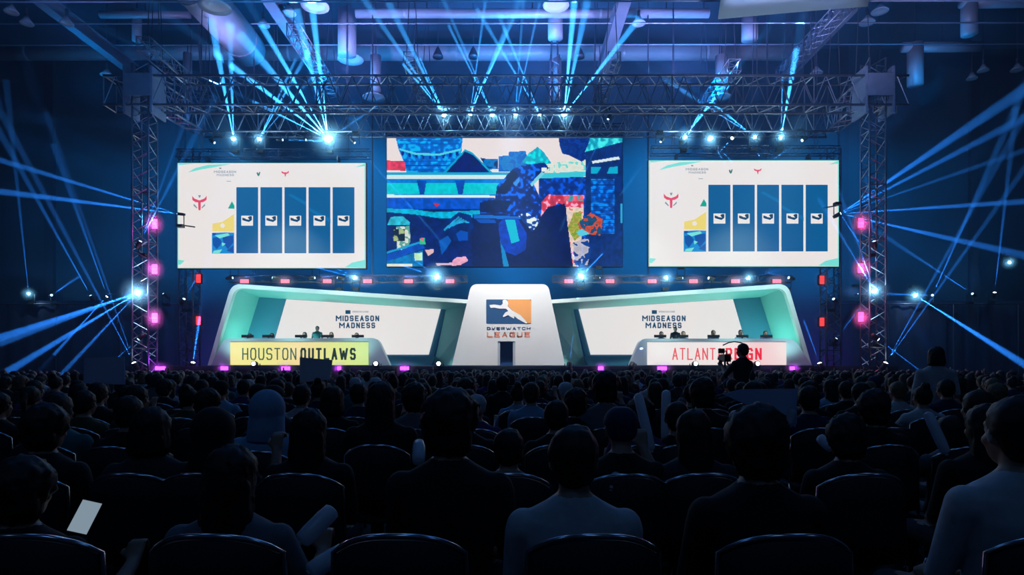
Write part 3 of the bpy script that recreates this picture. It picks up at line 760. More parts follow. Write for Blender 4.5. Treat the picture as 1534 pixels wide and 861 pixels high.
# skin built round the door opening
d0, d1, dt = 745.5, 772, 511
def edge_x(side, y):
    return 677 + (706 - 677) * (by - y) / (by - 425.5) if side < 0 else 846.5 + (821 - 846.5) * (by - y) / (by - 425.5)
left_pts = [(edge_x(-1, by), by), (edge_x(-1, dt), dt), (d0, dt), (d0, by)]
right_pts = [(d1, by), (d1, dt), (edge_x(1, dt), dt), (edge_x(1, by), by)]
top_pts = [(edge_x(-1, dt), dt)] + O[1:-1] + [(edge_x(1, dt), dt), (d1, dt), (d0, dt)]
mb = MB()
for pts in (left_pts, right_pts, top_pts):
    g = rel([P(x, y, Y) for x, y in pts], org)
    mb.slab(g, [(p[0], p[1] + .36, p[2]) for p in g])
mb.build('tower_shell', M['tower'], t)
g = rel([P(x, y, Y + .3) for x, y in ((d0, by), (d0, dt), (d1, dt), (d1, by))], org)
MB().slab(g, [(p[0], p[1] + .05, p[2]) for p in g]).build('doorway_back', M['doorblue'], t)
for a_, b_ in ((d0, d0 + 3.5), (d1 - 3.5, d1)):
    g = rel([P(x, y, Y + .02) for x, y in ((a_, by), (a_, dt), (b_, dt), (b_, by))], org)
    MB().slab(g, [(p[0], p[1] + .25, p[2]) for p in g]).build('door_jamb', M['desk'], t)
def tp(name, m, pts, off, th=.02):
    g = rel([P(x, y, Y - off) for x, y in pts], org)
    return MB().slab(g, [(p[0], p[1] + th, p[2]) for p in g]).build(name, M[m], t)
E_ = lambda x, y: (540 + x * 320 / 1534, 400 + y * 170 / 815)
tp('emblem_blue', 't_navy', rounded([E_(903, 232), E_(1226, 232), E_(1226, 406), E_(903, 406)], [1, 1, 1, 1], 3), .006)
tp('emblem_orange', 't_orange', [E_(1055, 232), E_(1215, 232), E_(1226, 243), E_(1226, 400), E_(1205, 404), E_(1150, 345), E_(1095, 315), E_(1062, 280)], .012)
# plain leaping silhouette
fig = [(925, 272), (960, 268), (1008, 275), (1022, 262), (1020, 240), (1035, 232), (1052, 238), (1062, 256), (1058, 280), (1090, 312), (1150, 345), (1200, 400), (1192, 406), (1130, 372), (1105, 352), (1103, 370), (1085, 360), (1060, 345), (1030, 360), (1022, 352), (1040, 325), (1062, 315), (1045, 298), (1000, 298), (960, 290), (935, 292)]
tp('emblem_figure', 't_white', [E_(*p) for p in fig], .018)
def tt(s, x0, y0, x1, y1, m, wgt):
    a = P(*E_(x0, y1), Y - .002) - org; b = P(*E_(x1, y0), Y - .002) - org
    text_obj(s, a.x, b.x, a.z, b.z, a.y, M[m], t, 'lettering', wgt, .004)
tt('OVERWATCH', 908, 430, 1220, 452, 't_navy', .22); tt('LEAGUE', 908, 466, 1218, 504, 't_lorange', .24)

# --- desks
def desk(pts, sign, words_, mats_, m_sign, label):
    Y = 25.95
    org = P((sign[0] + sign[2]) / 2, by, Y)
    t = empty('player_desk', org, label, 'desk', 'player desks')
    g = rel([P(x, y, Y) for x, y in pts], org); MB().slab(g, [(p[0] * .98, p[1] + .75, p[2]) for p in g]).build('desk_body', M['desk'], t)
    x0, y0, x1, y1 = sign
    g = rel([P(x, y, Y - .06) for x, y in ((x0, y1), (x0, y0), (x1, y0), (x1, y1))], org)
    MB().slab(g, [(p[0], p[1] + .06, p[2]) for p in g]).build('sign_panel', M[m_sign], t)
    for (s, a, b, m_, wgt) in words_:
        A = P(a, y1 - 7.5, Y - .075) - org; B = P(b, y0 + 8.5, Y - .075) - org
        text_obj(s, A.x, B.x, A.z, B.z, A.y, M[m_], t, 'lettering', wgt)
    return t
desk(rounded([(316, by), (335, 507), (565, 506), (584, by)], [0, 9, 9, 0]), (345, 512.5, 551.5, 546.5), [('HOUSTON', 363, 444, 't_dark', .1), ('OUTLAWS', 450, 533, 't_darker', .17)], None, 'sign_l',
     'grey player desk with yellow-green sign in dark lettering')
desk(rounded([(943, by), (960, 507), (1190, 507), (1216, by)], [0, 9, 12, 0]), (970, 512.5, 1178, 546.5), [('ATLANTA', 1007, 1083, 't_red', .1), ('REIGN', 1087, 1141, 't_bred', .17)], None, 'sign_r',
     'grey player desk with pinkish white sign in red lettering')

# risers behind the desks
for (a, b, lb) in ((350, 560, 'black riser under the players at the yellow-green desk'), (965, 1190, 'black riser under the players at the red lettered desk')):
    tag(MB().box((P(a, 0, 26.75).x, 26.75, SZ), (P(b, 0, 26.75).x, 28.3, SZ + .17)).build('riser', M['black']), lb, 'platform', 'stage risers')

# monitors on the desks
mon0 = None
def monitor(px, wd, label, h=.2):
    p = P(px, 0, 26.4)
    z = P(0, 506.5, 25.95).z
    t = empty('desk_monitor', (p.x, 26.4, z), label, 'monitor', 'monitors along the player desks')
    MB().box((-wd / 2, -.02, .05), (wd / 2, .03, .05 + h)).build('screen_housing', M['black'], t)
    MB().box((-.03, 0, 0), (.03, .03, .1)).build('stand', M['black'], t)
    MB().box((-.12, -.06, 0), (.12, .1, .015)).build('foot', M['black'], t)
for i, px in enumerate((371, 402, 451, 491, 536)):
    monitor(px, .5, 'small black monitor on the yellow-green desk, %s along' % ['first', 'second', 'third', 'fourth', 'fifth'][i], .11)
for i, px in enumerate((989, 1022, 1069, 1112, 1148)):
    monitor(px, .5, 'small black monitor on the red lettered desk, %s along' % ['first', 'second', 'third', 'fourth', 'fifth'][i], .11)

# ================================================================== LIGHT FIXTURES
HZN = 0
def beam_cone(parent, d, L, a0, half, e, col):
    q = Vector(d).to_track_quat('-Z', 'Y'); n = 10; a = math.tan(half); o_ = parent.location
    for v, p0, lo_, hi_ in zip(d, o_, (-HX + .6, 1, .3), (HX - .6, HYB - .6, HZ - .4)):
        if abs(v) > 1e-4: L = min(L, ((hi_ if v > 0 else lo_) - p0) / v * .97)
    mb = MB(); vs = []; fs = []
    for k in range(n):
        c, s = math.cos(2 * PI * k / n), math.sin(2 * PI * k / n)
        vs += [(c * a0, s * a0, -.02), (c * (a0 + L * a), s * (a0 + L * a), -L)]
    for k in range(n):
        m = (k + 1) % n; fs.append((2 * k, 2 * k + 1, 2 * m + 1, 2 * m))
    fs += [tuple(2 * k for k in range(n)), tuple(2 * k + 1 for k in range(n))[::-1]]
    o = mb.add(vs, fs).build('haze_beam', M['haze'])
    off = Vector(d) * (a0 * 3.3)
    o.location = parent.location + off
    tag(o, 'thin blue shaft of lit haze from the ' + parent['label'].split(' with ')[0], 'light beam', 'light shafts in the haze', 'stuff')
    o.rotation_mode = 'QUATERNION'; o.rotation_quaternion = q
    l = bpy.data.lights.new('beam_light', 'SPOT'); l.energy = e; l.color = col; l.spot_size = 2 * half * 1.0; l.spot_blend = .6; l.shadow_soft_size = 0
    lo = bpy.data.objects.new('beam_light', l); COL.objects.link(lo); lo.parent = parent; lo.location = off
    lo.rotation_mode = 'QUATERNION'; lo.rotation_quaternion = q
    return o

BLUE = (.04, .28, 1.0); CYAN = (.08, .45, 1.0)
def fixture(px, py, Y, size, beams, label, hang=1, lens='lens', group='moving head lamps'):
    """beams: (target px, target py, target Y, half angle deg, energy, length factor)"""
    c = P(px, py, Y)
    t = empty('moving_head_lamp', c, label, 'stage lamp', group)
    d0 = (P(*beams[0][:3]) - c).normalized() if beams else Vector((0, -1, .1)).normalized()
    R_ = size * 1.5
    q = d0.to_track_quat('-Z', 'Y')
    h = MB().lathe([(size * .9, .28), (size * 1.25, .18), (size * 1.3, -.02), (size * 1.12, -.04)][::-1], n=12).build('lamp_head', M['black'], t, True)
    h.rotation_mode = 'QUATERNION'; h.rotation_quaternion = q
    h.location = -d0 * .02
    ln = MB().ball((0, 0, 0), (size, size, size * .6), 12, 6).build('lens', M[lens], t, True)
    ln.rotation_mode = 'QUATERNION'; ln.rotation_quaternion = q
    up_ = sum((P(*q_[:3]) - c).normalized().z for q_ in beams) if beams else 0
    if py > 500: up_ = 1
    b = (.42 if py < 500 else .2) * (-1 if up_ > .05 else 1)
    hang = -1 if up_ > .05 else 1
    MB().box((-.13, .1, min(b, b + .12 * hang)), (.13, .36, max(b, b + .12 * hang))).build('mounting_base', M['black'], t)
    MB().tube([(-.17, .2, 0), (-.17, .2, b), (.17, .2, b), (.17, .2, 0)], .022, 5).build('yoke', M['black'], t)
    if 'behind the edge' in label: MB().tube([(0, .3, b), (.9 if px < CX else -.9, 1.25, b)], .03, 5).build('bracket', M['black'], t)
    for (tx, ty, tY, ha, e, lf) in beams:
        d = P(tx, ty, tY) - c
        beam_cone(t, d.normalized(), d.length * lf * (1.7 if (px < 270 or px > 1255) and lf > 1.05 else 1), size * .45, math.radians(ha), e, CYAN if py < 230 and 300 < px < 1230 else BLUE)
    return t
K = 1.7e5
FX = [
 # middle row above the middle screen
 (666, 172, 27.6, .12, [(622, 118, 26, 1.6, K, 1.3), (640, 112, 26.5, 1.2, K, 1.3), (560, 20, 24, 1.6, K * .8, 1.1), (600, 40, 25, 2.2, K * .6, 1.2)], 'bright lamp on the rear truss, first of the middle row'),
 (704, 172, 27.6, .09, [(740, 50, 25, 1.3, K, 1.25), (722, 40, 25.5, 1.1, K, 1.25), (755, 60, 25, .9, K, 1.25), (770, 20, 24, 2.4, K * .7, 1.1)], 'lamp on the rear truss, second of the middle row'),
 (738, 172, 27.6, .12, [(700, 95, 26, 1.2, K, 1.6), (690, 60, 25, 1.2, K * .7, 1.5)], 'lamp on the rear truss, third of the middle row'),
 (772, 172, 27.6, .10, [(792, 80, 26, 1.0, K, 1.7), (780, 60, 25, 1.0, K * .7, 1.5)], 'lamp on the rear truss, fourth of the middle row'),
 (809, 172, 27.6, .09, [(757, 85, 26, 1.4, K, 1.7), (775, 90, 25.5, 1.2, K, 1.7)], 'lamp on the rear truss, fifth of the middle row'),
 (845, 172, 27.6, .12, [(856, 50, 25, 2.2, K * 2, 1.3), (905, 95, 25.5, 1.9, K * 1.6, 1.7), (872, 40, 24.5, 2.4, K * .8, 1.2)], 'bright lamp on the rear truss, last of the middle row'),
 # over the first side screen
 (350, 208.5, 27.6, .10, [(328, 90, 24.5, 2.0, K * 1.4, 1.4), (346, 95, 24.5, 1.6, K, 1.4)], 'lamp over the first side screen with twin upright beams'),
 (388, 208.5, 27.6, .10, [(438, 120, 26, 1.4, K, 1.4), (425, 128, 26, 1.2, K, 1.4), (455, 130, 26, 1.0, K * .6, 1.3)], 'lamp over the first side screen with beams leaning to the brightest lamp'),
 (423, 209.5, 27.6, .06, [(470, 211, 27.2, 1.4, K * .4, 1)], 'small lamp with flat beam beside the brightest lamp'),
 (459, 209.5, 27.6, .06, [(440, 208, 27.2, 1.4, K * .3, 1)], 'tiny lamp close beside the brightest lamp'),
 (492, 208.5, 27.6, .20, [(478, 95, 25.5, 2.0, K * 2.4, 1.6), (440, 120, 25.5, 1.8, K * 2.4, 1.7), (415, 150, 26, 2.0, K * 2.4, 1.7), (545, 172, 27, .9, K * .7, 1.2), (425, 175, 26.5, 1.6, K * 1.4, 1.5), (395, 95, 24.5, 3.0, K * 1.3, 1.25), (455, 60, 25, 2.6, K * 1.1, 1.2)], 'brightest white lamp with a wide fan of beams over the first side screen'),
 (321, 213.5, 27.5, .06, [(366, 243, 27, .7, K * .5, 1)], 'small lamp shining down on the top edge of the first side screen'),
 (531, 213.5, 27.4, .06, [(620, 315, 26, .6, K * .7, 1.5)], 'small lamp crossing its beam over the middle screen near the first side screen'),
 # over the second side screen
 (1026, 206, 27.6, .12, [(1062, 158, 27.5, 2.6, K * 1.2, 1.3), (1045, 175, 27.5, 1.6, K * .7, 1.3)], 'bright lamp over the second side screen, first in its row'),
 (1064, 207, 27.6, .12, [(1082, 238, 27, 1.0, K * .6, 1.05), (1094, 240, 27, .9, K * .6, 1.05)], 'lamp with two down beams onto the second side screen'),
 (1097, 206.5, 27.6, .08, [(1078, 228, 27, 1.0, K * .5, 1)], 'small lamp between two bright ones over the second side screen'),
 (1131, 205.5, 27.6, .09, [(1082, 166, 26.5, 1.6, K * 1.2, 1.25), (960, 95, 24, 1.1, K * .9, 1.1)], 'lamp over the second side screen with a long beam leaning to the roof middle'),
 (1170, 206, 27.6, .11, [(1186, 115, 27.5, 2.6, K * 1.3, 1.4), (1172, 125, 27.5, 1.3, K * .7, 1.1)], 'lamp with an upright beam over the second side screen'),
 (1202, 210, 27.6, .07, [(1162, 236, 27, .8, K * .6, 1)], 'small lamp near the outer top corner of the second side screen'),
 (911, 178, 27.4, .06, [(880, 250, 26.5, .6, K * .5, 2.2)], 'small lamp crossing its beam down the middle screen'),
 (990, 212, 27.4, .06, [(952, 262, 26.5, .6, K * .5, 2.2)], 'small lamp shining down between the middle and second side screens'),
 # first (magenta) side
 (207, 438, 24.4, .15, [(60, 486, 22, 2.0, K * .8, 1.5), (75, 518, 22, 1.8, K * .8, 1.5), (130, 520, 22.5, 1.3, K * .5, 1.5), (120, 470, 22, 1.4, K * .6, 1.2), (140, 442, 24, .6, K * .3, 1)], 'bright lamp on the magenta lit tower with a low fan of beams'),
 (210, 362, 24.4, .07, [(262, 262, 24, 1.5, K * .3, 1.25), (240, 282, 23.6, 1.0, K * .25, 1.35)], 'small lamp on the magenta lit tower with a beam rising to the screen'),
 (208, 507.5, 24.4, .07, [(180, 532, 24, 1.0, K * .4, 1)], 'lowest small lamp on the magenta lit tower'),
 (201, 544, 24.3, .09, [(150, 448, 23.5, .9, K * .6, 2.5), (175, 470, 23.5, .7, K * .5, 2.6)], 'floor lamp at the foot of the magenta lit tower'),
 (160.5, 443.5, 34.1, .08, [(120, 488, 33.1, 1.4, K * .7, 1.1), (120, 330, 32.1, 1.2, K * .5, 1.1)], 'wall lamp above the drape, nearest the magenta lit tower'),
 (136, 443, 34.1, .07, [(62, 310, 32.1, 1.3, K * .5, 1.3)], 'wall lamp above the drape, second from the magenta lit tower'),
 (77, 442, 34.1, .07, [(120, 413, 30, .8, K * .4, 1)], 'wall lamp above the drape with a short slanting beam'),
 (43, 440, 34.1, .09, [(26, 280, 32.1, 1.0, K * .5, 1.1)], 'outermost wall lamp above the drape on the magenta side'),
 (245, 440, 29, .05, [(228, 425, 28.6, .8, K * .1, 1)], 'tiny lamp between the two towers on the magenta side'),
 (275.5, 448, 28, .07, [(290, 424, 27.6, 1.6, K * .25, 1)], 'small lamp on the low tower under the first side screen'),
 (289, 543.5, 27, .09, [(297, 490, 26.6, 2.4, K * .4, 1.2)], 'floor lamp at the foot of the low red lit tower'),
 (266, 320, 27.2, .05, [(170, 308, 26, 1.5, K * .9, 2.2), (160, 288, 26, 1.3, K * .8, 2.2)], 'lamp behind the edge of the first side screen with long flat beams'),
 # second (pink) side
 (1258.5, 320, 27.2, .07, [(1370, 262, 25.5, 1.7, K * .45, 2.0), (1370, 245, 26.5, 2.2, K * .5, 2.0), (1375, 280, 25, 1.2, K * .3, 1.9), (1380, 312, 25.5, 1.3, K * .8, 2.0), (1400, 352, 25.5, 1.6, K * .7, 1.6), (1285, 360, 26.5, 1.4, K * .4, 1)], 'lamp behind the edge of the second side screen with long flat beams'),
 (1310.5, 436, 24.4, .12, [(1268, 366, 24, 1.3, K * .5, 1.1), (1280, 350, 24, 1.1, K * .4, 1.1)], 'bright lamp on the pink lit tower'),
 (1309.5, 362, 24.4, .07, [(1303, 312, 24, 1.0, K * .2, 1.1)], 'small upper lamp on the pink lit tower'),
 (1315, 507.5, 24.4, .08, [(1365, 545, 24, .9, K * .5, 1.1)], 'low lamp on the pink lit tower with a falling beam'),
 (1326.5, 544, 24.3, .09, [(1385, 440, 23.5, .9, K * .6, 2.4), (1415, 420, 23.5, .9, K * .6, 2.2)], 'floor lamp at the foot of the pink lit tower'),
 (1371, 442, 34.1, .13, [(1450, 492, 32.1, 2.0, K * 1.4, 2.2), (1330, 440, 29.5, .8, K * .4, 1.2)], 'bright wall lamp above the drape with a broad falling beam'),
 (1397, 442, 34.1, .07, [(1376, 442, 30.7, .7, K * .2, 1), (1460, 300, 32.1, 1.4, K * .5, 1.3)], 'wall lamp close beside the bright wall lamp'),
 (1457, 440, 34.1, .07, [(1390, 396, 32.6, 1.0, K * .6, 1.6)], 'wall lamp above the drape with a beam rising towards the tower'),
 (1490, 438.5, 34.1, .08, [(1506, 300, 32.1, 1.1, K * .5, 1.1)], 'outermost wall lamp above the drape on the pink side'),
 (1512, 393, 34.1, .09, [], 'round unlit-looking wall lamp high above the outermost one'),
 (1285, 440, 34.1, .04, [], 'tiny lamp seen through the pink lit tower'),
 (1249, 448, 28, .07, [(1236, 432, 27.6, 1.4, K * .25, 1)], 'small lamp on the low tower under the second side screen'),
 (1252.5, 507.5, 28, .07, [(1284, 466, 27.6, 1.3, K * .3, 1)], 'small lower lamp on the low tower by the red lettered desk'),
 # low truss under the screens
 (348, 416, 27.9, .06, [(400, 412, 27.6, .9, K * .25, 1)], 'first small lamp on the low truss over the yellow-green desk set'),
 (409, 416, 27.9, .07, [(375, 408, 27.6, 1.0, K * .3, 1)], 'second small lamp on the low truss over the yellow-green desk set'),
 (471, 416, 27.9, .06, [(500, 413, 27.6, .9, K * .25, 1)], 'third small lamp on the low truss over the yellow-green desk set'),
 (506, 416, 27.9, .06, [(478, 411, 27.6, .9, K * .25, 1)], 'fourth small lamp on the low truss over the yellow-green desk set'),
 (531.5, 416, 27.9, .10, [(480, 402, 27.4, 1.6, K * .5, 1), (500, 400, 27.4, 1.2, K * .5, 1)], 'bright fifth lamp on the low truss over the yellow-green desk set'),
 (655, 414.5, 27.9, .15, [(610, 400, 27.3, 1.6, K * .6, 1.05), (630, 396, 27.3, 1.4, K * .6, 1.1), (618, 414, 27.4, 1.2, K * .5, 1.1)], 'bright white lamp under the middle screen nearer the yellow-green desk'),
 (870, 414, 27.9, .15, [(895, 388, 27.3, 1.6, K * .6, 1.1), (860, 385, 27.3, 1.2, K * .6, 1.1), (872, 380, 27.3, 1.0, K * .5, 1.1)], 'bright white lamp under the middle screen nearer the red lettered desk'),
 (898, 416, 27.9, .05, [(925, 414, 27.6, .8, K * .2, 1)], 'first small lamp on the low truss over the red lettered desk set'),
 (998, 416, 27.9, .10, [(1030, 412, 27.6, 1.0, K * .3, 1)], 'second lamp on the low truss over the red lettered desk set'),
 (1022, 416.5, 27.9, .06, [(1050, 414, 27.6, .9, K * .2, 1)], 'third small lamp on the low truss over the red lettered desk set'),
 (1062, 416.5, 27.9, .07, [(1040, 412, 27.6, .9, K * .2, 1)], 'fourth small lamp on the low truss over the red lettered desk set'),
 (1121, 416.5, 27.9, .09, [(1160, 406, 27.5, 1.2, K * .35, 1.1)], 'fifth lamp on the low truss over the red lettered desk set'),
 (1182, 416, 27.9, .07, [(1150, 408, 27.5, 1.2, K * .35, 1)], 'last lamp on the low truss over the red lettered desk set'),
]
# stage-edge white dots
for px, bm in ((380, []), (563, []), (657, []), (853, [(858, 505, 26, 1.3, K * .15, 1)]), (948, [(962, 520, 26, 1.6, K * .12, 1)]), (1042, []), (1135, []), (1228, [(1208, 490, 25.6, 1.5, K * .25, 1.1)])):
    nm = {380: 'below the yellow-green sign', 563: 'at the end of the yellow-green desk', 657: 'between the yellow-green desk and the white tower', 853: 'at the foot of the white tower', 948: 'where the red lettered desk begins', 1042: 'below the red lettering', 1135: 'below the last red letter', 1228: 'beyond the teal shell of the red lettered desk'}[px]
    FX.append((px, 544.5, 25.4, .09, bm, 'small white footlight on the stage edge ' + nm))
for f in FX:
    fixture(*f[:6], hang=-1 if f[1] > 500 else 1, lens='lens' if f[3] > .075 else 'lens_b')

def puff(name, density, col):
    m = haze_mat(name, density, col); nt = m.node_tree
    v = [n for n in nt.nodes if n.type == 'VOLUME_SCATTER'][0]
    tc = nt.nodes.new('ShaderNodeTexCoord'); g = nt.nodes.new('ShaderNodeTexGradient'); g.gradient_type = 'SPHERICAL'
    p = nt.nodes.new('ShaderNodeMath'); p.operation = 'POWER'; p.inputs[1].default_value = 1.6
    q = nt.nodes.new('ShaderNodeMath'); q.operation = 'MULTIPLY'; q.inputs[1].default_value = density
    nt.links.new(tc.outputs['Object'], g.inputs['Vector']); nt.links.new(g.outputs['Fac'], p.inputs[0]); nt.links.new(p.outputs[0], q.inputs[0]); nt.links.new(q.outputs[0], v.inputs['Density'])
    return m
def glow(c, r, label, m='glowhaze'):  # haze balls added to make the halo round each lamp
    r = r if isinstance(r, tuple) else (r, r, r)
    o = MB().ball((0, 0, 0), 1, 14, 10).build('added_glow_haze', M[m]); o.location = c; o.scale = r
    return tag(o, label, 'glowing haze', 'glowing haze round the lamps', 'stuff')
M['glowhaze'] = puff('lamp_glow_haze', 1.0, (.5, .8, 1)); M['barhaze'] = puff('bar_glow_haze', 2.2, (1, .6, .9))
for f in FX:
    if f[3] >= .085 and f[1] < 500:
      lamp('lens_spill', 'POINT', P(f[0], f[1], f[2] - f[3] - .05), (0, 0, 0), 3200 * f[3] ** 2, (.3, .7, 1), 0)
      glow(P(*f[:3]), f[3] * 5, 'soft glow of haze round the ' + f[5].split(' with ')[0])
def led_bar(px, py, Y, w_, h_, m_, label, group):
    c = P(px, py, Y); t = empty('led_bar', c, label, 'stage lamp', group)
    MB().box((-w_ / 2 - .03, .02, -h_ / 2 - .03), (w_ / 2 + .03, .16, h_ / 2 + .03)).build('housing', M['black'], t)
    glow(c - Vector((0, .02, 0)), (w_ * .9 + .22, .4, h_ * .9 + .22), 'soft haze glow round the ' + label.replace('glowing ', ''), 'barhaze')
    if h_ > w_: MB().tube([(0, .14, 0), (-.3 if px < CX else .3, .55, 0)], .03, 5).build('bracket', M['black'], t)
    elif Y > 27: MB().tube([(0, .14, 0), (0, .4, .06)], .03, 5).build('bracket', M['black'], t)
    k = 3
    for i in range(k):
        if w_ > h_: a = -w_ / 2 + w_ * i / k; MB().box((a + .008, 0, -h_ / 2), (a + w_ / k - .008, .02, h_ / 2)).build('light_cell', M[m_], t)
        else: a = -h_ / 2 + h_ * i / k; MB().box((-w_ / 2, 0, a + .008), (w_ / 2, .02, a + h_ / k - .008)).build('light_cell', M[m_], t)
    return t
od = ['first', 'second', 'third', 'fourth', 'fifth', 'sixth', 'seventh', 'eighth', 'ninth', 'tenth', 'eleventh', 'twelfth', 'thirteenth', 'fourteenth', 'fifteenth', 'sixteenth', 'seventeenth', 'eighteenth', 'nineteenth', 'twentieth']
def ordn(i): return od[i] if i < 20 else ['twenty', 'thirty', 'forty'][(i + 1) // 10 - 2] + '-' + od[(i + 1) % 10 - 1] if (i + 1) % 10 else ['twentieth', 'thirtieth', 'fortieth'][(i + 1) // 10 - 2]
for i, px in enumerate((366, 427, 490, 550.5, 612, 674)):
    led_bar(px, 421, 27.95, .38, .16, 'rose', 'glowing rose-red light bar over the yellow-green desk set, %s along' % od[i], 'red light bars under the screens')
for i, px in enumerate((852, 914, 977, 1039, 1102, 1164)):
    led_bar(px, 421, 27.95, .38, .16, 'rose', 'glowing rose-red light bar over the red lettered desk set, %s along' % od[i], 'red light bars under the screens')
for i, y in enumerate((335, 403, 476)):
    led_bar(231.5, y, 24.35, .20, .38, 'magenta', 'glowing magenta light block on the tower, %s' % ['topmost', 'middle', 'lowest'][i], 'upright light blocks')
    led_bar(1290, y - 1.5, 24.35, .20, .38, 'pink', 'glowing hot pink light block on the tower, %s' % ['topmost', 'middle', 'lowest'][i], 'upright light blocks')
for i, y in enumerate((417, 480)):
    led_bar(297, y, 28.1, .19, .38, 'red', 'glowing red light block on the low tower beside the yellow-green desk set, %s' % ['upper', 'lower'][i], 'upright light blocks')
    led_bar(1231.5, y + 2, 28.1, .19, .38, 'red', 'glowing red light block on the low tower beside the red lettered desk set, %s' % ['upper', 'lower'][i], 'upright light blocks')
for px, w_, lb in ((240, .42, 'at the foot of the magenta lit tower'), (336, .3, 'where the yellow-green desk begins'), (428, .36, 'below the middle of the yellow-green sign'), (508, .16, 'below the end of the yellow-green sign'), (606, .36, 'between the yellow-green desk and the white tower'),
               (900, .22, 'between the white tower and the red lettered desk'), (992, .38, 'below the start of the red lettered sign'), (1187, .2, 'beyond the end of the red lettered sign')):
    c = P(px, 551.5, 24.9)
    led_bar(px, 551.5, 24.9, w_, .14, 'purple', 'glowing purple footlight before the stage ' + lb, 'purple footlights')
    lamp('footlight_glow', 'POINT', (c.x, c.y - .25, c.z + .05), (c.x, 0, 0), 9, (.45, .05, 1), .08)
    t = empty('lamp_stand', (c.x, c.y + .09, 0), 'short black stand holding the purple footlight ' + lb, 'stand', 'footlight stands')
    MB().tube([(0, 0, .02), (0, 0, c.z - .1)], .03, 6).build('post', M['black'], t)
    MB().box((-.2, -.15, 0), (.2, .15, .03)).build('base_plate', M['black'], t)
for px, c, e in ((231, (1, .12, .85), 30), (1291, (1, .08, .45), 30)):
    for y in (335, 403, 476):
        p = P(px, y, 24.1); lamp('bar_glow', 'POINT', p, (0, 0, 0), e, c, .08)
# ================================================================== PEOPLE
def capsule(mb, pts, rs, n=10):
    """tapered limb with rounded ends"""
    pts = [Vector(p) for p in pts]
    d0 = (pts[0] - pts[1]).normalized(); d1 = (pts[-1] - pts[-2]).normalized()
    P_ = [pts[0] + d0 * rs[0] * .9, pts[0] + d0 * rs[0] * .6] + pts + [pts[-1] + d1 * rs[-1] * .6, pts[-1] + d1 * rs[-1] * .9]
    R_ = [rs[0] * .35, rs[0] * .8] + list(rs) + [rs[-1] * .8, rs[-1] * .35]
    mb.tube(P_, R_, n)

def hand(mb, wrist, direc, side, normal, curl=.5, sc_=1.0):
    """palm, four unequal bent fingers and a thumb leaving the side of the palm"""
    w_ = Vector(wrist); d = Vector(direc).normalized(); nrm = Vector(normal).normalized(); nrm = (nrm - d * nrm.dot(d)).normalized()
    a = d.cross(nrm).normalized() * side
    for k in (-.026, -.009, .009, .026):
        capsule(mb, [w_ + d * .01 + a * k * .7, w_ + d * .085 + a * k], [.015, .0135], 8)
    for k, L in zip((-.030, -.010, .010, .030), (.062, .078, .084, .074)):
        p0 = w_ + d * .085 + a * k; v = d.copy()
        q = p0; seg = L / 3; ang = curl * .6; ps = [p0]
        for j in range(3):
            dirn = d * math.cos(ang) + nrm * math.sin(ang); q = q + dirn * seg * 1.15; ps.append(q); ang += curl * .9
        capsule(mb, ps, [.0100, .0096, .0090, .0080], 8)
    p0 = w_ + d * .03 + a * .030
    capsule(mb, [p0, p0 + (d * .6 + a * .7 + nrm * .2).normalized() * .035, p0 + (d * .9 + a * .5 + nrm * .5 * curl).normalized() * .068], [.0125, .0115, .0095], 8)

def ring_loft(mb, rings, n=20):
    """rings: (cx, cy, z, rx, ry)"""
    vs = []; fs = []
    for cx, cy, z, rx, ry in rings:
        for k in range(n):
            t = 2 * PI * k / n; vs.append((cx + rx * math.cos(t), cy + ry * math.sin(t), z))
    for i in range(len(rings) - 1):
        for k in range(n):
            q = (k + 1) % n; fs.append((i * n + k, i * n + q, (i + 1) * n + q, (i + 1) * n + k))
    fs.append(tuple(range(n))[::-1]); fs.append(tuple((len(rings) - 1) * n + k for k in range(n)))
    mb.add(vs, fs)

HC = Vector((0, -.02, 1.158))      # head centre of the seated figure
def head_parts(mb, c):
    x, y, z = c
    mb.ball((x, y - .012, z + .015), (.076, .094, .098), 20, 14)
    mb.ball((x, y + .030, z - .045), (.058, .062, .070), 16, 10)
    mb.ball((x, y + .055, z - .088), (.030, .026, .024), 12, 8)
    capsule(mb, [(x, y + .088, z + .012), (x, y + .106, z - .026)], [.009, .014], 8)          # nose
    for s in (-1, 1):
        mb.ball((x + s * .079, y - .004, z - .010), (.010, .020, .032), 10, 8)                 # ears
        mb.ball((x + s * .031, y + .074, z + .006), (.015, .012, .011), 10, 8)                 # eyes
        capsule(mb, [(x + s * .014, y + .084, z + .026), (x + s * .050, y + .070, z + .026)], [.008, .007], 6)
        mb.ball((x + s * .042, y + .058, z - .030), (.022, .020, .022), 10, 6)
    capsule(mb, [(x - .022, y + .086, z - .058), (x + .022, y + .086, z - .058)], [.007, .007], 6)  # mouth
    capsule(mb, [(x, y - .035, z - .15), (x, y - .012, z - .05)], [.058, .052], 14)              # neck

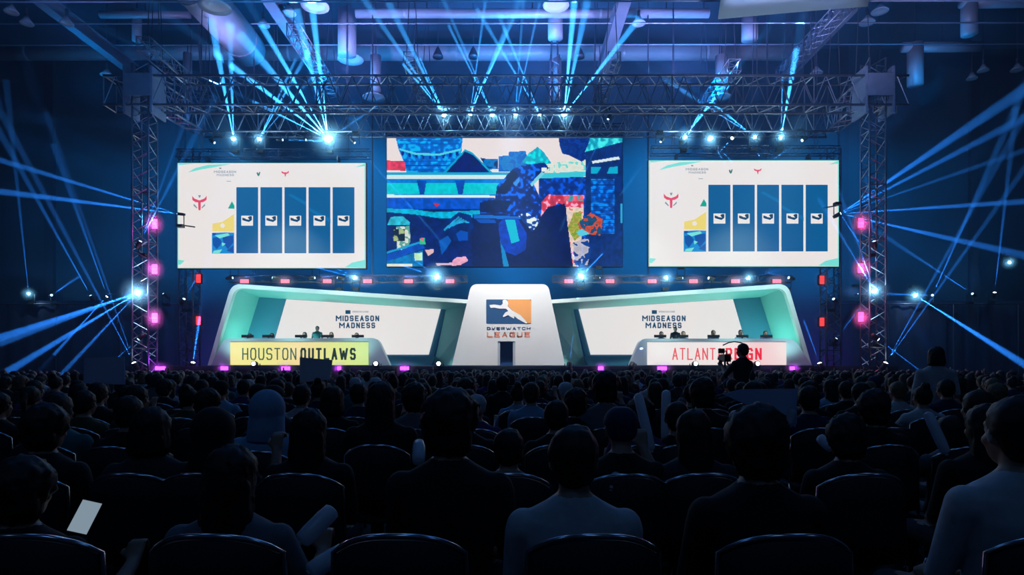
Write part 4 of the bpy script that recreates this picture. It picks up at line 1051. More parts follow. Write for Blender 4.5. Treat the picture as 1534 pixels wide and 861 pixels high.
def seated(pose):
    mb = MB()
    ring_loft(mb, [(0, .02, .44, .13, .11), (0, .02, .50, .175, .135), (0, -.01, .62, .155, .115), (0, -.035, .76, .165, .115), (0, -.045, .88, .185, .115),
                   (0, -.045, .95, .19, .10), (0, -.045, .99, .155, .085), (0, -.05, 1.02, .10, .07), (0, -.05, 1.045, .062, .06)], 24)
    for s in (-1, 1):
        mb.ball((s * .178, -.045, .925), (.062, .062, .068), 14, 10)
        capsule(mb, [(s * .09, .03, .50), (s * .12, .27, .515), (s * .13, .46, .50)], [.088, .078, .062], 14)
        capsule(mb, [(s * .13, .46, .49), (s * .135, .50, .28), (s * .14, .47, .10)], [.058, .056, .040], 12)
        capsule(mb, [(s * .14, .46, .055), (s * .15, .60, .04)], [.042, .036], 10)
    arms = {'lap': (((.215, .03, .68), (.13, .24, .62), (-.6, .8, -.2), (0, 0, -1), .5),) * 2,
            'up': (((.25, .12, .76), (.22, .30, .98), (-.1, .3, 1), (0, 1, .0), 1.1),) * 2,
            'mixed': (((.215, .03, .68), (.13, .24, .62), (-.6, .8, -.2), (0, 0, -1), .5), ((.26, .10, .80), (.20, .26, 1.02), (-.1, .3, 1), (0, 1, 0), 1.0)),
            'low': (((.27, .05, .70), (.27, .25, .80), (-.1, .5, .6), (0, 1, -.3), 1.1),) * 2,
            'crossed': (((.235, .05, .68), (.05, .16, .74), (-1, .2, .1), (0, -1, 0), .4),) * 2}[pose]
    for s, (el, wr, d, nm, cu) in zip((-1, 1), arms):
        f = lambda v: (v[0] * s, v[1], v[2])
        capsule(mb, [(s * .188, -.045, .915), f(Vector((.188, -.045, .915)).lerp(Vector(el), .5)), f(el)], [.056, .049, .041], 12)
        capsule(mb, [f(el), f(Vector(el).lerp(Vector(wr), .4)), f(wr)], [.042, .038, .027], 12)
        hand(mb, f(wr), f(d), s, f(nm), cu)
    head_parts(mb, HC)
    return mb

def standing(pose='down'):
    """1.72 m tall figure, facing +Y"""
    mb = MB(); o = .42
    ring_loft(mb, [(0, 0, .82, .13, .10), (0, 0, .90, .168, .118), (0, 0, .98, .165, .115), (0, 0, 1.10, .145, .105), (0, -.01, 1.22, .165, .115), (0, -.02, 1.33, .185, .115),
                   (0, -.03, 1.395, .19, .10), (0, -.035, 1.43, .155, .085), (0, -.04, 1.46, .10, .07), (0, -.045, 1.485, .062, .06)], 24)
    for s in (-1, 1):
        mb.ball((s * .178, -.03, 1.365), (.062, .062, .068), 14, 10)
        capsule(mb, [(s * .09, 0, .88), (s * .10, .01, .66), (s * .10, .01, .48)], [.092, .078, .060], 14)
        capsule(mb, [(s * .10, .01, .48), (s * .105, -.02, .30), (s * .105, -.02, .09)], [.060, .058, .038], 12)
        capsule(mb, [(s * .105, -.03, .045), (s * .115, .13, .035)], [.042, .034], 10)
        el, wr, d, nm, cu = {'down': ((.24, -.02, 1.12), (.25, .06, .90), (0, .2, -1), (-1, 0, 0), .4), 'hold': ((.26, .10, 1.18), (.12, .30, 1.33), (-.4, 1, .5), (0, 0, 1), 1.0),
                             'reach': ((.25, .10, 1.16), (.18, .34, 1.12), (-.1, 1, 0), (0, 0, -1), .3)}[pose if s > 0 or pose != 'hold' else 'hold']
        f = lambda v: (v[0] * s, v[1], v[2])
        capsule(mb, [(s * .188, -.03, 1.355), f(el)], [.056, .042], 12); capsule(mb, [f(el), f(wr)], [.042, .027], 12)
        hand(mb, f(wr), f(d), s, f(nm), cu)
    head_parts(mb, HC + Vector((0, 0, .44)))
    return mb

def make_body(mb, name, headc, hands, hipz, sleeves=.28, voxel=.0095, ratio=.5, seat=True):
    o = mb.build(name, M['skin'])
    md = o.modifiers.new('r', 'REMESH'); md.mode = 'VOXEL'; md.voxel_size = voxel
    md = o.modifiers.new('s', 'SMOOTH'); md.factor = .5; md.iterations = 2
    md = o.modifiers.new('d', 'DECIMATE'); md.ratio = ratio
    bpy.context.view_layer.update()
    me = bpy.data.meshes.new_from_object(o.evaluated_get(bpy.context.evaluated_depsgraph_get()))
    bpy.data.objects.remove(o)
    me.name = name
    me.materials.clear()
    for k in ('shirt', 'skin', 'pants', 'eye', 'black'): me.materials.append(M[k])
    n = len(me.polygons); ct = np.zeros(n * 3); me.polygons.foreach_get('center', ct); ct = ct.reshape(-1, 3)
    mi = np.zeros(n, int)
    z = ct[:, 2]; y = ct[:, 1]; x = ct[:, 0]
    if seat: mi[(z < .57) & (y > .08) | (z < .5)] = 2
    else: mi[z < .93] = 2
    mi[z < .085] = 4
    mi[(z > headc[2] - .118 - .25 * np.clip(y - headc[1], 0, .1)) & (np.abs(x) < .085)] = 1
    for h, e in hands:
        h = np.array(h); e = np.array(e); v = (e - h) * .8; u = np.clip(((ct - h) @ v) / (v @ v), 0, 1)
        d1 = np.linalg.norm(ct - h - u[:, None] * v, axis=1)          # forearm
        hd = h + (h - e) / np.linalg.norm(h - e) * .08; d2 = np.linalg.norm(ct - hd, axis=1)
        mi[((d1 < .052) | (d2 < .10) & (mi != 2)) & ((mi != 2) | (d1 < .045))] = 1
    for s in (-1, 1):
        dd = np.linalg.norm(ct - np.array([s * .031, headc[1] + .084, headc[2] + .006]), axis=1); mi[dd < .009] = 3
    me.polygons.foreach_set('material_index', mi); me.polygons.foreach_set('use_smooth', [True] * n); me.update()
    return me

BODY = {}
hp = {'lap': [((-.13, .24, .62), (-.215, .03, .68)), ((.13, .24, .62), (.215, .03, .68))], 'up': [((-.22, .3, .98), (-.25, .12, .76)), ((.22, .3, .98), (.25, .12, .76))],
      'mixed': [((-.13, .24, .62), (-.215, .03, .68)), ((.2, .26, 1.02), (.26, .10, .80))], 'low': [((-.27, .25, .8), (-.27, .05, .7)), ((.27, .25, .8), (.27, .05, .7))],
      'crossed': [((-.05, .16, .74), (-.235, .05, .68)), ((.05, .16, .74), (.235, .05, .68))]}
for k in hp: BODY[k] = make_body(seated(k), 'body_' + k, HC, hp[k], .5, .2)
BODY['stand'] = make_body(standing('down'), 'body_stand', HC + Vector((0, 0, .44)), [((-.25, .06, .9), (-.24, -.02, 1.12)), ((.25, .06, .9), (.24, -.02, 1.12))], .9, .25, seat=False)
BODY['hold'] = make_body(standing('hold'), 'body_hold', HC + Vector((0, 0, .44)), [((-.12, .3, 1.33), (-.26, .1, 1.18)), ((.12, .3, 1.33), (.26, .1, 1.18))], .9, .25, seat=False)

def hair_mesh(kind):
    mb = MB(); x, y, z = HC; mb_rng = random.Random(hash(kind) % 1000 if False else len(kind))
    if kind == 'short':
        mb.ball((x, y - .022, z + .028), (.088, .100, .098), 22, 16); mb.ball((x, y - .055, z - .02), (.076, .062, .075), 18, 10)
    elif kind == 'bushy':
        mb.ball((x, y - .022, z + .030), (.108, .112, .112), 22, 16); mb.ball((x, y - .05, z - .03), (.095, .075, .09), 18, 10)
    elif kind == 'long':
        mb.ball((x, y - .02, z + .03), (.092, .104, .098), 22, 16)
        ring_loft(mb, [(x, y - .07, z - .26, .07, .03), (x, y - .075, z - .22, .095, .045), (x, y - .06, z - .10, .10, .06), (x, y - .04, z + .0, .094, .085), (x, y - .03, z + .06, .08, .08)], 18)
    elif kind == 'bob':
        mb.ball((x, y - .02, z + .03), (.096, .106, .100), 22, 16)
        ring_loft(mb, [(x, y - .045, z - .125, .095, .065), (x, y - .045, z - .10, .108, .085), (x, y - .035, z - .02, .102, .09), (x, y - .03, z + .05, .09, .085)], 18)
    elif kind == 'ponytail':
        mb.ball((x, y - .02, z + .028), (.088, .100, .096), 22, 16); mb.ball((x, y - .05, z - .02), (.072, .058, .065), 16, 10)
        capsule(mb, [(x, y - .12, z + .03), (x, y - .155, z - .04), (x, y - .14, z - .17)], [.026, .034, .018], 10)
    elif kind == 'bun':
        mb.ball((x, y - .02, z + .028), (.088, .100, .096), 22, 16); mb.ball((x, y - .05, z - .02), (.072, .058, .065), 16, 10); mb.ball((x, y - .07, z + .125), (.045, .045, .04), 14, 8)
    elif kind == 'cap':
        ring_loft(mb, [(x, y - .012, z + .025, .092, .108), (x, y - .012, z + .06, .090, .105), (x, y - .012, z + .095, .072, .085), (x, y - .012, z + .118, .04, .05), (x, y - .012, z + .122, .01, .01)], 24)
        ring_loft(mb, [(x, y + .10, z + .028, .065, .075), (x, y + .10, z + .036, .065, .075)], 20)
        mb.ball((x, y - .03, z + .0), (.083, .088, .07), 18, 10)
    elif kind == 'hood':
        mb.ball((x, y - .035, z + .015), (.112, .115, .125), 22, 16); ring_loft(mb, [(x, y - .045, z - .19, .13, .09), (x, y - .05, z - .12, .115, .10), (x, y - .04, z - .04, .11, .10)], 20)
    o = mb.build('h', M['hair'])
    md = o.modifiers.new('r', 'REMESH'); md.mode = 'VOXEL'; md.voxel_size = .010
    md = o.modifiers.new('s', 'SMOOTH'); md.factor = .5; md.iterations = 2
    md = o.modifiers.new('d', 'DECIMATE'); md.ratio = .35
    bpy.context.view_layer.update()
    me = bpy.data.meshes.new_from_object(o.evaluated_get(bpy.context.evaluated_depsgraph_get())); bpy.data.objects.remove(o)
    n = len(me.vertices); co = np.zeros(n * 3); me.vertices.foreach_get('co', co); co = co.reshape(-1, 3)
    # keep the face free: pull hair in front of the brow line back
    if kind != 'cap':
        m = (co[:, 1] > y + .035) & (co[:, 2] < z + .055); co[m, 1] = y + .035 - (co[m, 1] - y - .035) * .2
    if kind not in ('cap', 'hood'):
        co += (rng.rand(n, 3) - .5) * .006
        from mathutils import noise as mn
        amp = .016 if kind == 'bushy' else .009
        for i in range(n):
            v = Vector(co[i]); nd = (v - HC).normalized()
            k = mn.noise(Vector((v.x * 26, v.y * 26, v.z * 9))) + .5 * mn.noise(v * 60)
            co[i] += np.array(nd) * k * amp
    me.vertices.foreach_set('co', co.ravel()); me.polygons.foreach_set('use_smooth', [True] * len(me.polygons)); me.update()
    me.materials.clear(); me.materials.append(M['hair'] if kind not in ('cap', 'hood') else M['shirt'])
    me.name = kind + '_hair'
    return me
HAIR = {k: hair_mesh(k) for k in ('short', 'bushy', 'long', 'bob', 'ponytail', 'bun', 'cap', 'hood')}

COLS = {'black': (.012, .012, .015), 'charcoal': (.04, .042, .05), 'navy': (.015, .03, .09), 'grey': (.18, .2, .23), 'white': (.62, .66, .7), 'light blue': (.3, .52, .75), 'dark red': (.16, .015, .02), 'olive': (.07, .08, .035), 'teal': (.03, .2, .22), 'purple': (.1, .04, .2)}
HCOL = {'black': (.008, .007, .008), 'dark brown': (.025, .014, .01), 'brown': (.06, .035, .02), 'fair': (.22, .15, .08)}
HDESC = {'short': 'short %s hair', 'bushy': 'bushy %s hair', 'long': 'long loose %s hair', 'bob': 'chin-length %s hair', 'ponytail': '%s hair in a ponytail', 'bun': '%s hair in a top bun'}

def person(x, Y, pose, hair, shirt, hcol, label, group=None, z=0, scale=1.0, rz=0, lean=0.0):
    o = bpy.data.objects.new('person', BODY[pose]); COL.objects.link(o)
    o.location = (x, Y, z); o.rotation_euler = (0, 0, rz); o.scale = (scale, scale, scale)
    o.color = (*COLS[shirt], 1)
    tag(o, label, 'person', group)
    h = bpy.data.objects.new('cap' if hair == 'cap' else 'hood' if hair == 'hood' else 'hair', HAIR[hair]); COL.objects.link(h); h.parent = o
    h.color = (*(HCOL[hcol] if hair not in ('cap', 'hood') else COLS[hcol]), 1)
    if pose in ('stand', 'hold'): h.location = (0, 0, .44)
    return o

# ---- chair (built once, then copied)
def make_chair():
    t = empty('audience_chair', (0, 0, 0), 'black padded stacking chair with curved chrome-edged back in the audience', 'chair', 'audience chairs')
    # curved back: outline of a rounded shield, bowed in depth
    def bow(x): return -.235 + .10 * (x / .22) ** 2
    nx = 12; vs = []; fs = []
    def top(x): return .925 - .075 * (abs(x) / .21) ** 2.6
    for i in range(nx + 1):
        x = -.205 + .41 * i / nx
        for z in (.50, top(x) * .35 + .5 * .65, top(x) * .7 + .5 * .3, top(x) - .012): vs.append((x, bow(x) - .02, z))
        for z in (.50, top(x) * .35 + .5 * .65, top(x) * .7 + .5 * .3, top(x) - .012): vs.append((x, bow(x) + .025, z))
    for i in range(nx):
        a = i * 8; b = a + 8
        for k in range(3): fs += [(a + k, b + k, b + k + 1, a + k + 1), (a + 4 + k, a + 5 + k, b + 5 + k, b + 4 + k)]
        fs += [(a + 3, b + 3, b + 7, a + 7), (a, a + 4, b + 4, b)]
    fs += [(0, 1, 5, 4), (1, 2, 6, 5), (2, 3, 7, 6)]; b = nx * 8; fs += [(b, b + 4, b + 5, b + 1), (b + 1, b + 5, b + 6, b + 2), (b + 2, b + 6, b + 7, b + 3)]
    MB().add(vs, fs).build('backrest', M['seatfab'], t, True)
    pts = [(-.225, bow(.225), .46)] + [(-.21 + .42 * i / 14, bow(-.21 + .42 * i / 14), top(-.21 + .42 * i / 14)) for i in range(15)] + [(.225, bow(.225), .46)]
    MB().tube(pts, .0095, 8).build('back_frame', M['chrome'], t, True)
    ring = MB(); ring_loft(ring, [(0, .02, .405, .20, .20), (0, .02, .415, .225, .225), (0, .02, .44, .225, .225), (0, .02, .452, .20, .20)], 20)
    ring.build('seat', M['seatfab'], t, True)
    for sx in (-1, 1):
        MB().tube([(sx * .225, -.14, .46), (sx * .215, -.17, .30), (sx * .23, -.22, 0)], .011, 6).build('leg', M['chrome'], t, True)
        MB().tube([(sx * .20, .15, .41), (sx * .215, .19, .30), (sx * .225, .22, 0)], .011, 6).build('leg', M['chrome'], t, True)
    return t
chair0 = make_chair(); used = [False]
def chair(x, Y, rz=0, label=None):
    o = chair0 if not used[0] else copy_tree(chair0)
    used[0] = True
    o.location = (x, Y, 0); o.rotation_euler = (0, 0, rz)
    if label: o['label'] = label; 
    elif 'label' in o: o['label'] = 'black padded stacking chair with curved chrome-edged back, half hidden behind its sitter'
    return o

def sit(px, ytop, Y, pose, hair, shirt, hcol, label, rz=0, ch=True, dx=0, chl=None, group='spectators with their backs to the view'):
    """seat a spectator whose head the photograph shows at column px with its crown at row ytop"""
    ztop = P(0, ytop, Y).z
    s = max(.84, min(1.12, ztop / 1.285))
    x = P(px, 0, Y).x
    person(x, Y, pose, hair, shirt, hcol, label, group, 0, s, rz)
    if ch: chair(x + dx, (R1 if Y < 3 else Y) - .03, 0, chl or 'black chrome-edged chair of the ' + ' '.join(label.replace(',', '').replace('-', ' ').split()[:11]))

R1, R2, R3, R4 = 2.2, 3.28, 4.36, 5.44
NEAR = [
 # px, ytop, Y, pose, hair, shirt, hair colour, label
 (858, 634, R1, 'lap', 'short', 'white', 'black', 'person with short black hair in a white T-shirt, seated nearest the middle', 0, .05),
 (1125, 610, R1, 'lap', 'bushy', 'black', 'black', 'broad person in black with bushy dark hair before the big blue card', .1, .04),
 (676, 586, R1 + .3, 'lap', 'bushy', 'black', 'black', 'tallest dark figure with bushy hair, seated beside the person in the white T-shirt', -.06, -.12),
 (352, 664, R1, 'low', 'long', 'grey', 'black', 'person with long black hair and pale top holding two inflated sticks low', .05, .02),
 (42, 686, R1 - .05, 'low', 'bushy', 'black', 'black', 'slouched person in black holding a lit phone', .12, .12),
 (1512, 590, R1, 'lap', 'short', 'white', 'black', 'person in a pale shirt cut off by the edge of the view', 0, .0),
 (75, 607, R2, 'lap', 'bushy', 'black', 'black', 'dark figure with a wide bush of hair just behind the phone holder', 0, .0),
 (231, 609, R2, 'lap', 'bob', 'charcoal', 'black', 'dark figure with chin-length hair, second row, under the magenta lit tower', .1, 0),
 (328, 611, R2, 'mixed', 'hood', 'black', 'black', 'hooded dark figure holding a small bright phone beside the face', -.1, 0),
 (466, 611, R2, 'lap', 'long', 'black', 'black', 'dark figure with long loose hair just in front of the pale cap', .05, 0),
 (1036, 612, R2, 'lap', 'long', 'charcoal', 'dark brown', 'dark figure with long hair seated beside the two raised inflated sticks', 0, 0),
 (1262, 622, R2, 'lap', 'bushy', 'black', 'black', 'dark round-headed figure in the second row beyond the big blue card', 0, 0),
 (1470, 604, R2, 'lap', 'long', 'black', 'black', 'dark long-haired figure just before the pale shirt', -.1, 0),
 (762, 640, R2, 'lap', 'short', 'grey', 'black', 'figure in grey shoulder to shoulder behind the person in the white T-shirt', 0, 0),
 (405, 585, R3 - .3, 'lap', 'hood', 'light blue', 'light blue', 'person wearing a pale blue hood pulled over the head', 0, 0),
 (573, 571, R3, 'lap', 'long', 'black', 'dark brown', 'tall dark figure with long sleek hair, third row, before the pods gap', 0, 0),
 (833, 598, R3, 'lap', 'short', 'black', 'black', 'dark-haired figure seated directly before the person in the white T-shirt', 0, 0),
 (862, 583, R4, 'lap', 'bushy', 'black', 'black', 'bushy-haired figure two seats ahead of the person in the white T-shirt', 0, 0),
 (906, 558, R4, 'crossed', 'bushy', 'grey', 'black', 'tall figure in a grey jersey beside the raised inflated sticks', 0, 0),
 (1304, 585, R3, 'lap', 'bushy', 'black', 'black', 'tall dark round-headed figure, third row, before the pink lit tower', 0, 0),
 (698, 596, R3, 'lap', 'bushy', 'black', 'black', 'dark figure half hidden beside the tallest dark figure', 0, 0),
 (500, 578, R4, 'lap', 'bob', 'black', 'dark brown', 'dark figure with chin-length hair beyond the pale blue hood', 0, 0),
 (150, 572, R4 + 1, 'lap', 'short', 'black', 'black', 'dark figure right under the tall blue placard', 0, 0),
 (1050, 568, R4, 'lap', 'bushy', 'black', 'black', 'dark bushy-haired figure before the start of the big blue card', 0, 0),
]
for (px, yt, Y, pose, hair, sh, hc, lb, rz, dx) in NEAR:
    cl = None
    if Y < 3: cl = {858: 'black chair with bright chrome-edged curved back behind the white T-shirt', 1125: 'black chair with a thin chrome edge behind the broad person in black', 676: 'black chair with chrome-edged back behind the tallest dark figure',
                    352: 'black chair behind the holder of the two low sticks', 42: 'black chair at the edge of the view behind the phone holder', 1512: 'black chair behind the pale shirt'}[px]
    sit(px, yt, Y, pose, hair, sh, hc, lb, rz, True, dx, cl)

ZONES = [(-99, 150, 'facing the magenta-side drape'), (150, 262, 'facing the magenta tower'), (262, 345, 'facing magenta-side low tower'), (345, 450, 'facing HOUSTON lettering'), (450, 560, 'facing OUTLAWS lettering'),
         (560, 680, 'ahead of the tower emblem'), (680, 765, 'facing the blue emblem half'), (765, 850, 'facing the orange emblem half'), (850, 965, 'just past the white tower'),
         (965, 1075, 'facing ATLANTA lettering'), (1075, 1180, 'facing REIGN lettering'), (1180, 1265, 'facing the pink-side low tower'), (1265, 1340, 'facing the pink tower'), (1340, 1440, 'facing the pink-side drape'), (1440, 1700, 'at the outer pink-side drape')]
rnd = random.Random(11)
near_px = [(n[0], n[2]) for n in NEAR]
HK = ['short'] * 6 + ['bushy'] * 4 + ['long'] * 3 + ['bob'] * 2 + ['ponytail', 'bun', 'cap', 'cap']
SK = ['black'] * 7 + ['charcoal'] * 3 + ['navy'] * 3 + ['grey'] * 2 + ['white', 'light blue', 'dark red', 'olive', 'teal', 'purple']
count = len(NEAR); far = []
# rows from the nearest to the stage
row = 1; Y = R2
taken = {}
while Y < 23.4:
    halfw = 1.615 * Y / 2
    n = int(halfw * 2 / .57) + 2; off = rnd.uniform(-.2, .2)
    zi = {}
    for i in range(n):
        x = -halfw - .25 + i * .57 + off
        px = CX + x / Y * F
        if px < -30 or px > 1564: continue
        if Y < 6 and any(abs(px - q[0]) < .42 * F / Y and abs(q[1] - Y) < .55 for q in near_px): continue
        if rnd.random() < .13: continue
        x += rnd.uniform(-.06, .06); Yj = Y + rnd.uniform(-.1, .08)
        sc_ = rnd.uniform(.93, 1.0)
        hair = rnd.choice(HK); sh = rnd.choice(SK); hc = rnd.choice(['black'] * 5 + ['dark brown'] * 3 + ['brown', 'fair'])
        pose = rnd.choice(['lap'] * 6 + ['crossed', 'low', 'mixed', 'up'])
        if Y < 4.5 and sh in ('white', 'light blue', 'grey'): sh = 'charcoal'
        if count < 300:
            zn = [z for z in ZONES if z[0] <= px < z[1]]; zn = zn[0][2] if zn else ZONES[-1][2]
            hd = HDESC[hair] % hc if hair in HDESC else '%s cap' % 'dark'
            if hair == 'cap': hc = rnd.choice(['black', 'navy', 'white'])
            if hair == 'cap': hd = '%s cap' % hc
            k = zi.get(zn, 0); zi[zn] = k + 1
            lb = '%s, %s, %s row, %s' % (sh + ' top', hd, od[row], zn)
            u = taken.get(lb, 0); taken[lb] = u + 1
            if u: lb = '%s, %s, %s row, %s along, %s' % (sh + ' top', hd, od[row], od[k], zn)
            if len(lb.replace('-', ' ').split()) > 16: lb = lb.replace(' top,', ',')
            person(x, Yj, pose, hair, sh, hc, lb, 'spectators with their backs to the view', 0, sc_, rnd.uniform(-.25, .25))
            if Y < 9.5: chair(x, Yj - .03, 0, 'black chrome-edged chair, %s row, %s one, %s' % (od[row], od[k], zn))
            count += 1
        else:
            far.append((x, Yj, sc_, rnd.uniform(-.4, .4), hair, sh, pose))
    Y += 1.08; row += 1

# the rest of the crowd: one object, simple seated figures
def far_crowd():
    mb = MB()
    mk = [M['pants'], M['skin'], mat('far_hair', (.01, .009, .009), .5)] + [mat('far_top_' + k.replace(' ', '_'), COLS[k], .9) for k in COLS]
    ks = list(COLS)
    for (x, Y, s, rz, hair, sh, pose) in far:
        def T(p): return (x + (p[0] * math.cos(rz) - p[1] * math.sin(rz)) * s, Y + (p[0] * math.sin(rz) + p[1] * math.cos(rz)) * s, p[2] * s)
        def addt(fn, mi):
            m2 = MB(); fn(m2); mb.mi = mi; mb.add([T(v) for v in m2.v], m2.f)
        addt(lambda m: ring_loft(m, [(0, .02, .45, .16, .12), (0, -.03, .7, .16, .11), (0, -.045, .9, .22, .11), (0, -.045, .97, .17, .09), (0, -.045, 1.04, .06, .06)], 10), 3 + ks.index(sh))
        addt(lambda m: m.tube([(0, -.045, 1.02), (0, -.03, 1.08)], .05, 7), 1)
        addt(lambda m: m.ball((0, .01, 1.15), (.074, .09, .11), 9, 6), 1)
        w = .105 if hair in ('bushy', 'bob') else .09
        addt(lambda m: m.ball((0, -.035, 1.18), (w, .1, .105), 9, 6), 2)
        if hair == 'long': addt(lambda m: ring_loft(m, [(0, -.09, .92, .08, .03), (0, -.08, 1.1, .095, .06), (0, -.05, 1.2, .08, .07)], 8), 2)
        for sx in (-1, 1):
            if pose == 'up' and sx > 0:
                addt(lambda m: m.tube([(.2, -.04, .9), (.27, .1, .95), (.24, .16, 1.25)], [.05, .04, .03], 6), 3 + ks.index(sh)); addt(lambda m: m.ball((.24, .17, 1.31), (.03, .03, .06), 6, 5), 1)
            else:
                addt(lambda m: m.tube([(sx * .2, -.04, .9), (sx * .23, .04, .68), (sx * .12, .25, .6)], [.055, .045, .03], 6), 3 + ks.index(sh))
            addt(lambda m: m.tube([(sx * .1, 0, .49), (sx * .12, .44, .5), (sx * .13, .46, .05)], [.09, .065, .04], 6), 0)
    o = mb.build('crowd', mk, None, True)
    tag(o, 'dense rows of small distant spectators filling the hall up to the stage', 'crowd', None, 'stuff')
if far: far_crowd()
print('people', count, 'far', len(far))

# ---- persons with a special place
# standing figure above the crowd
Y = 8.1
person(P(1401, 0, Y).x, Y, 'stand', 'bob', 'white', 'black', 'standing person in a pale shirt rising above the crowd before the dark drape', None, 0, P(0, 519, Y).z / 1.725, -.3)
# cameraman
Y = 11.6
cs = P(0, 514, Y).z / 1.725
cm = person(P(1110, 0, Y).x, Y, 'hold', 'short', 'black', 'black', 'standing camera operator in black before the red lettered desk', None, 0, cs, .5)
c = P(1086, 537, Y + .35)
t = empty('video_camera', c, 'dark video camera on a support held before the red lettered desk', 'camera')
MB().box((-.06, -.16, -.06), (.06, .16, .08)).build('camera_body', M['black'], t)
MB().tube([(0, .16, .01), (0, .28, .01)], [.045, .05], 12).build('lens_barrel', M['black'], t, True)
MB().box((-.13, -.05, .10), (-.02, .0, .19)).build('viewfinder', M['black'], t)
MB().tube([(0, -.1, .08), (0, -.08, .14), (0, .08, .14), (0, .1, .08)], .012, 6).build('handle', M['black'], t)
MB().tube([(.0, 0, -.06), (.0, 0, -c.z)], .02, 8).build('support_pole', M['black'], t)
for k in range(3):
    a = k * 2.1; MB().tube([(0, 0, -c.z + .5), (.45 * math.cos(a), .45 * math.sin(a), -c.z + .02)], .014, 6).build('leg', M['black'], t)
a = P(1083, 517, Y + .1); m_ = P(1100, 511.5, Y + .1); b = P(1117, 516, Y + .1)
tag(MB().tube([a, a.lerp(m_, .5) + Vector((0, 0, .015)), m_, m_.lerp(b, .5) + Vector((0, 0, .012)), b, P(1118, 530, Y + .05)], .012, 6).build('boom_arm', M['black']), 'thin curved black boom arching over the camera operator', 'boom')

# players
PL = [(374, 499, 'first'), (407, 498.5, 'second'), (456, 497, 'third'), (496, 497, 'fourth'), (534, 498, 'fifth')]
for px, y, k in PL:
    Y = 27.25; person(P(px, 0, Y).x, Y, 'low', 'short', 'teal', 'black', 'player behind the yellow-green desk, %s along, mostly hidden by a monitor' % k, 'players at the yellow-green desk', SZ + .17, (P(0, y, Y).z - SZ - .17) / 1.285, PI)
Y = 28.0; person(P(475, 0, Y).x, Y, 'stand', 'short', 'teal', 'black', 'coach standing tall behind the players of the yellow-green desk', None, SZ + .17, (P(0, 488, Y).z - SZ - .17) / 1.725, PI)
PRt = [(991, 496, 'first', 'navy'), (1024, 495.5, 'second', 'navy'), (1069, 494, 'third', 'navy'), (1110, 493.5, 'fourth', 'light blue'), (1147, 495, 'fifth', 'purple')]
for px, y, k, shc in PRt:
    Y = 27.25; person(P(px, 0, Y).x, Y, 'low', 'short', shc, 'black', 'player behind the red lettered desk, %s along, mostly hidden by a monitor' % k, 'players at the red lettered desk', SZ + .17, (P(0, y, Y).z - SZ - .17) / 1.285, PI)
Y = 28.0; person(P(1012, 0, Y).x, Y, 'stand', 'short', 'black', 'black', 'coach standing behind the players of the red lettered desk', None, SZ + .17, (P(0, 489, Y).z - SZ - .17) / 1.725, PI)

# ---- held things
def stick(a, b, r, label):
    a, b = Vector(a), Vector(b); d = (b - a)
    t = empty('inflatable_stick', a, label, 'inflatable stick', 'inflated cheering sticks')
    pts = [d * k for k in (0, .02, .06, .3, .7, .94, .98, 1)]
    MB().tube(pts, [r * .25, r * .6, r * .9, r, r, r * .92, r * .65, r * .25], 14).build('tube', M['stick'], t, True)
    MB().tube([d * -.03, d * .01], r * .3, 8).build('valve', M['stick'], t)
stick(P(450, 812, 2.35), P(500, 762, 2.45), .036, 'pale inflated stick held low, upper of the two at the long-haired person')
stick(P(462, 858, 2.15), P(516, 824, 2.25), .034, 'pale inflated stick held low, lower of the two at the long-haired person')
stick(P(976, 675, 3.75), P(955, 589, 3.85), .031, 'long pale inflated stick leaning among the crowd beside the long-haired figure')
stick(P(997, 668, 4.6), P(998, 584, 4.7), .036, 'upright pale inflated stick beside the leaning one')
stick(P(1418, 680, 3.95), P(1389, 617, 4.05), .032, 'pale lilac inflated stick leaning near the edge of the crowd')
stick(P(1180, 640, 4.9), P(1187, 612, 4.9), .034, 'short-looking pale inflated stick beyond the big blue card')
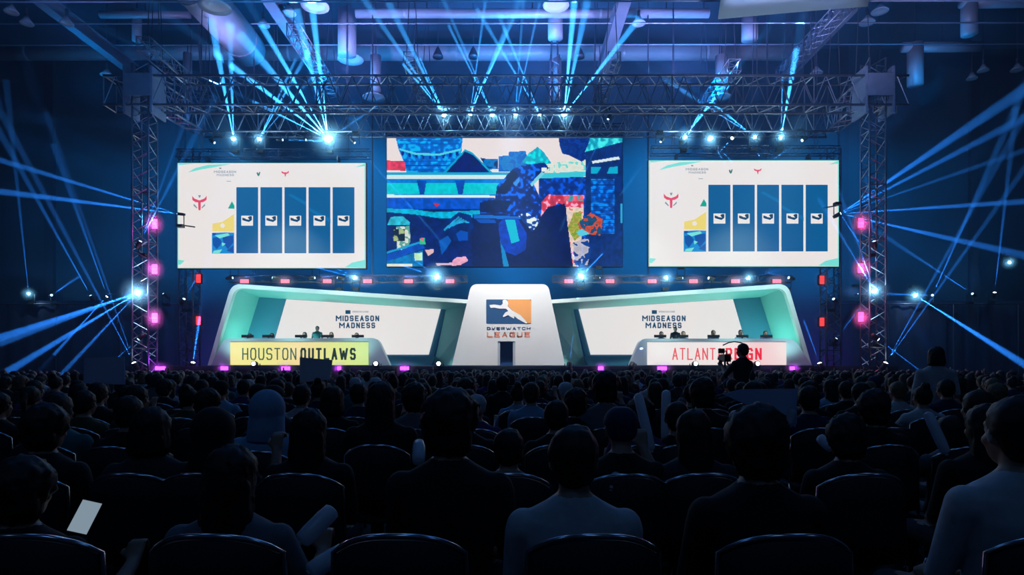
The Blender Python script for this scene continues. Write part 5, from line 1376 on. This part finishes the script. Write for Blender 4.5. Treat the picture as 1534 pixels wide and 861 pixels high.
stick(P(1246, 672, 4.0), P(1228, 655, 4.1), .034, 'pale inflated stick end between dark heads beyond the big blue card')
stick(P(627, 692, 3.9), P(628, 663, 4.1), .042, 'round-looking end of an inflated stick beside the tallest dark figure')
stick(P(915, 735, 3.0), P(924, 712, 3.1), .030, 'small inflated stick tip beside the white T-shirt shoulder')
# supporters for the raised sticks
sit(1012, 600, 4.35, 'up', 'short', 'black', 'black', 'dark figure holding up the upright inflated stick', 0, True)
sit(1418, 622, 4.25, 'up', 'bob', 'grey', 'dark brown', 'figure in a striped pale top holding the lilac inflated stick', 0, True)

def placard(a, b, c, d, Y, m, label, dep=.01, stickm=True):
    pts = [P(*q, Y) for q in (a, b, c, d)]
    org = (pts[2] + pts[3]) / 2
    t = empty('placard', org, label, 'placard', 'cards held up by spectators')
    g = rel(pts, org); MB().slab(g, [(p[0], p[1] + dep, p[2]) for p in g]).build('board', M[m], t)
    MB().tube([(0, .02, .03), (0, .02, -.12)], .01, 6).build('grip', M['card'], t)
placard((126, 536), (186, 534), (187, 576), (125, 574), 7.6, 'bluecard', 'tall dark blue placard held up before the first tower')
placard((449, 535), (498, 539), (494, 568), (449, 573), 7.6, 'card', 'dark grey placard held up over the end of the yellow-green sign')
placard((1083, 590), (1110, 583), (1195, 582), (1192, 640), 4.9, 'bluecard', 'big pale blue card held over the heads before the broad dark figure')

def phone(c, w_, h_, rx, rz, m, label, Y=None, tilt=0):
    t = empty('phone', c, label, 'phone', 'lit phones in the crowd')
    t.rotation_euler = (rx, tilt, rz)
    MB().box((-w_ / 2, 0, -h_ / 2), (w_ / 2, .008, h_ / 2)).build('case', M['black'], t)
    MB().box((-w_ / 2 + .003, -.002, -h_ / 2 + .004), (w_ / 2 - .003, 0, h_ / 2 - .004)).build('screen', M[m], t)
phone(P(127, 774, 2.35), .075, .125, -.5, .1, 'phone', 'tilted phone with dim grey screen held in the lap at the near corner', tilt=.25)
phone(P(303, 621, 3.5), .022, .03, 0, 0, 'phoneb', 'tiny bright phone edge beside the hooded dark figure', tilt=1)
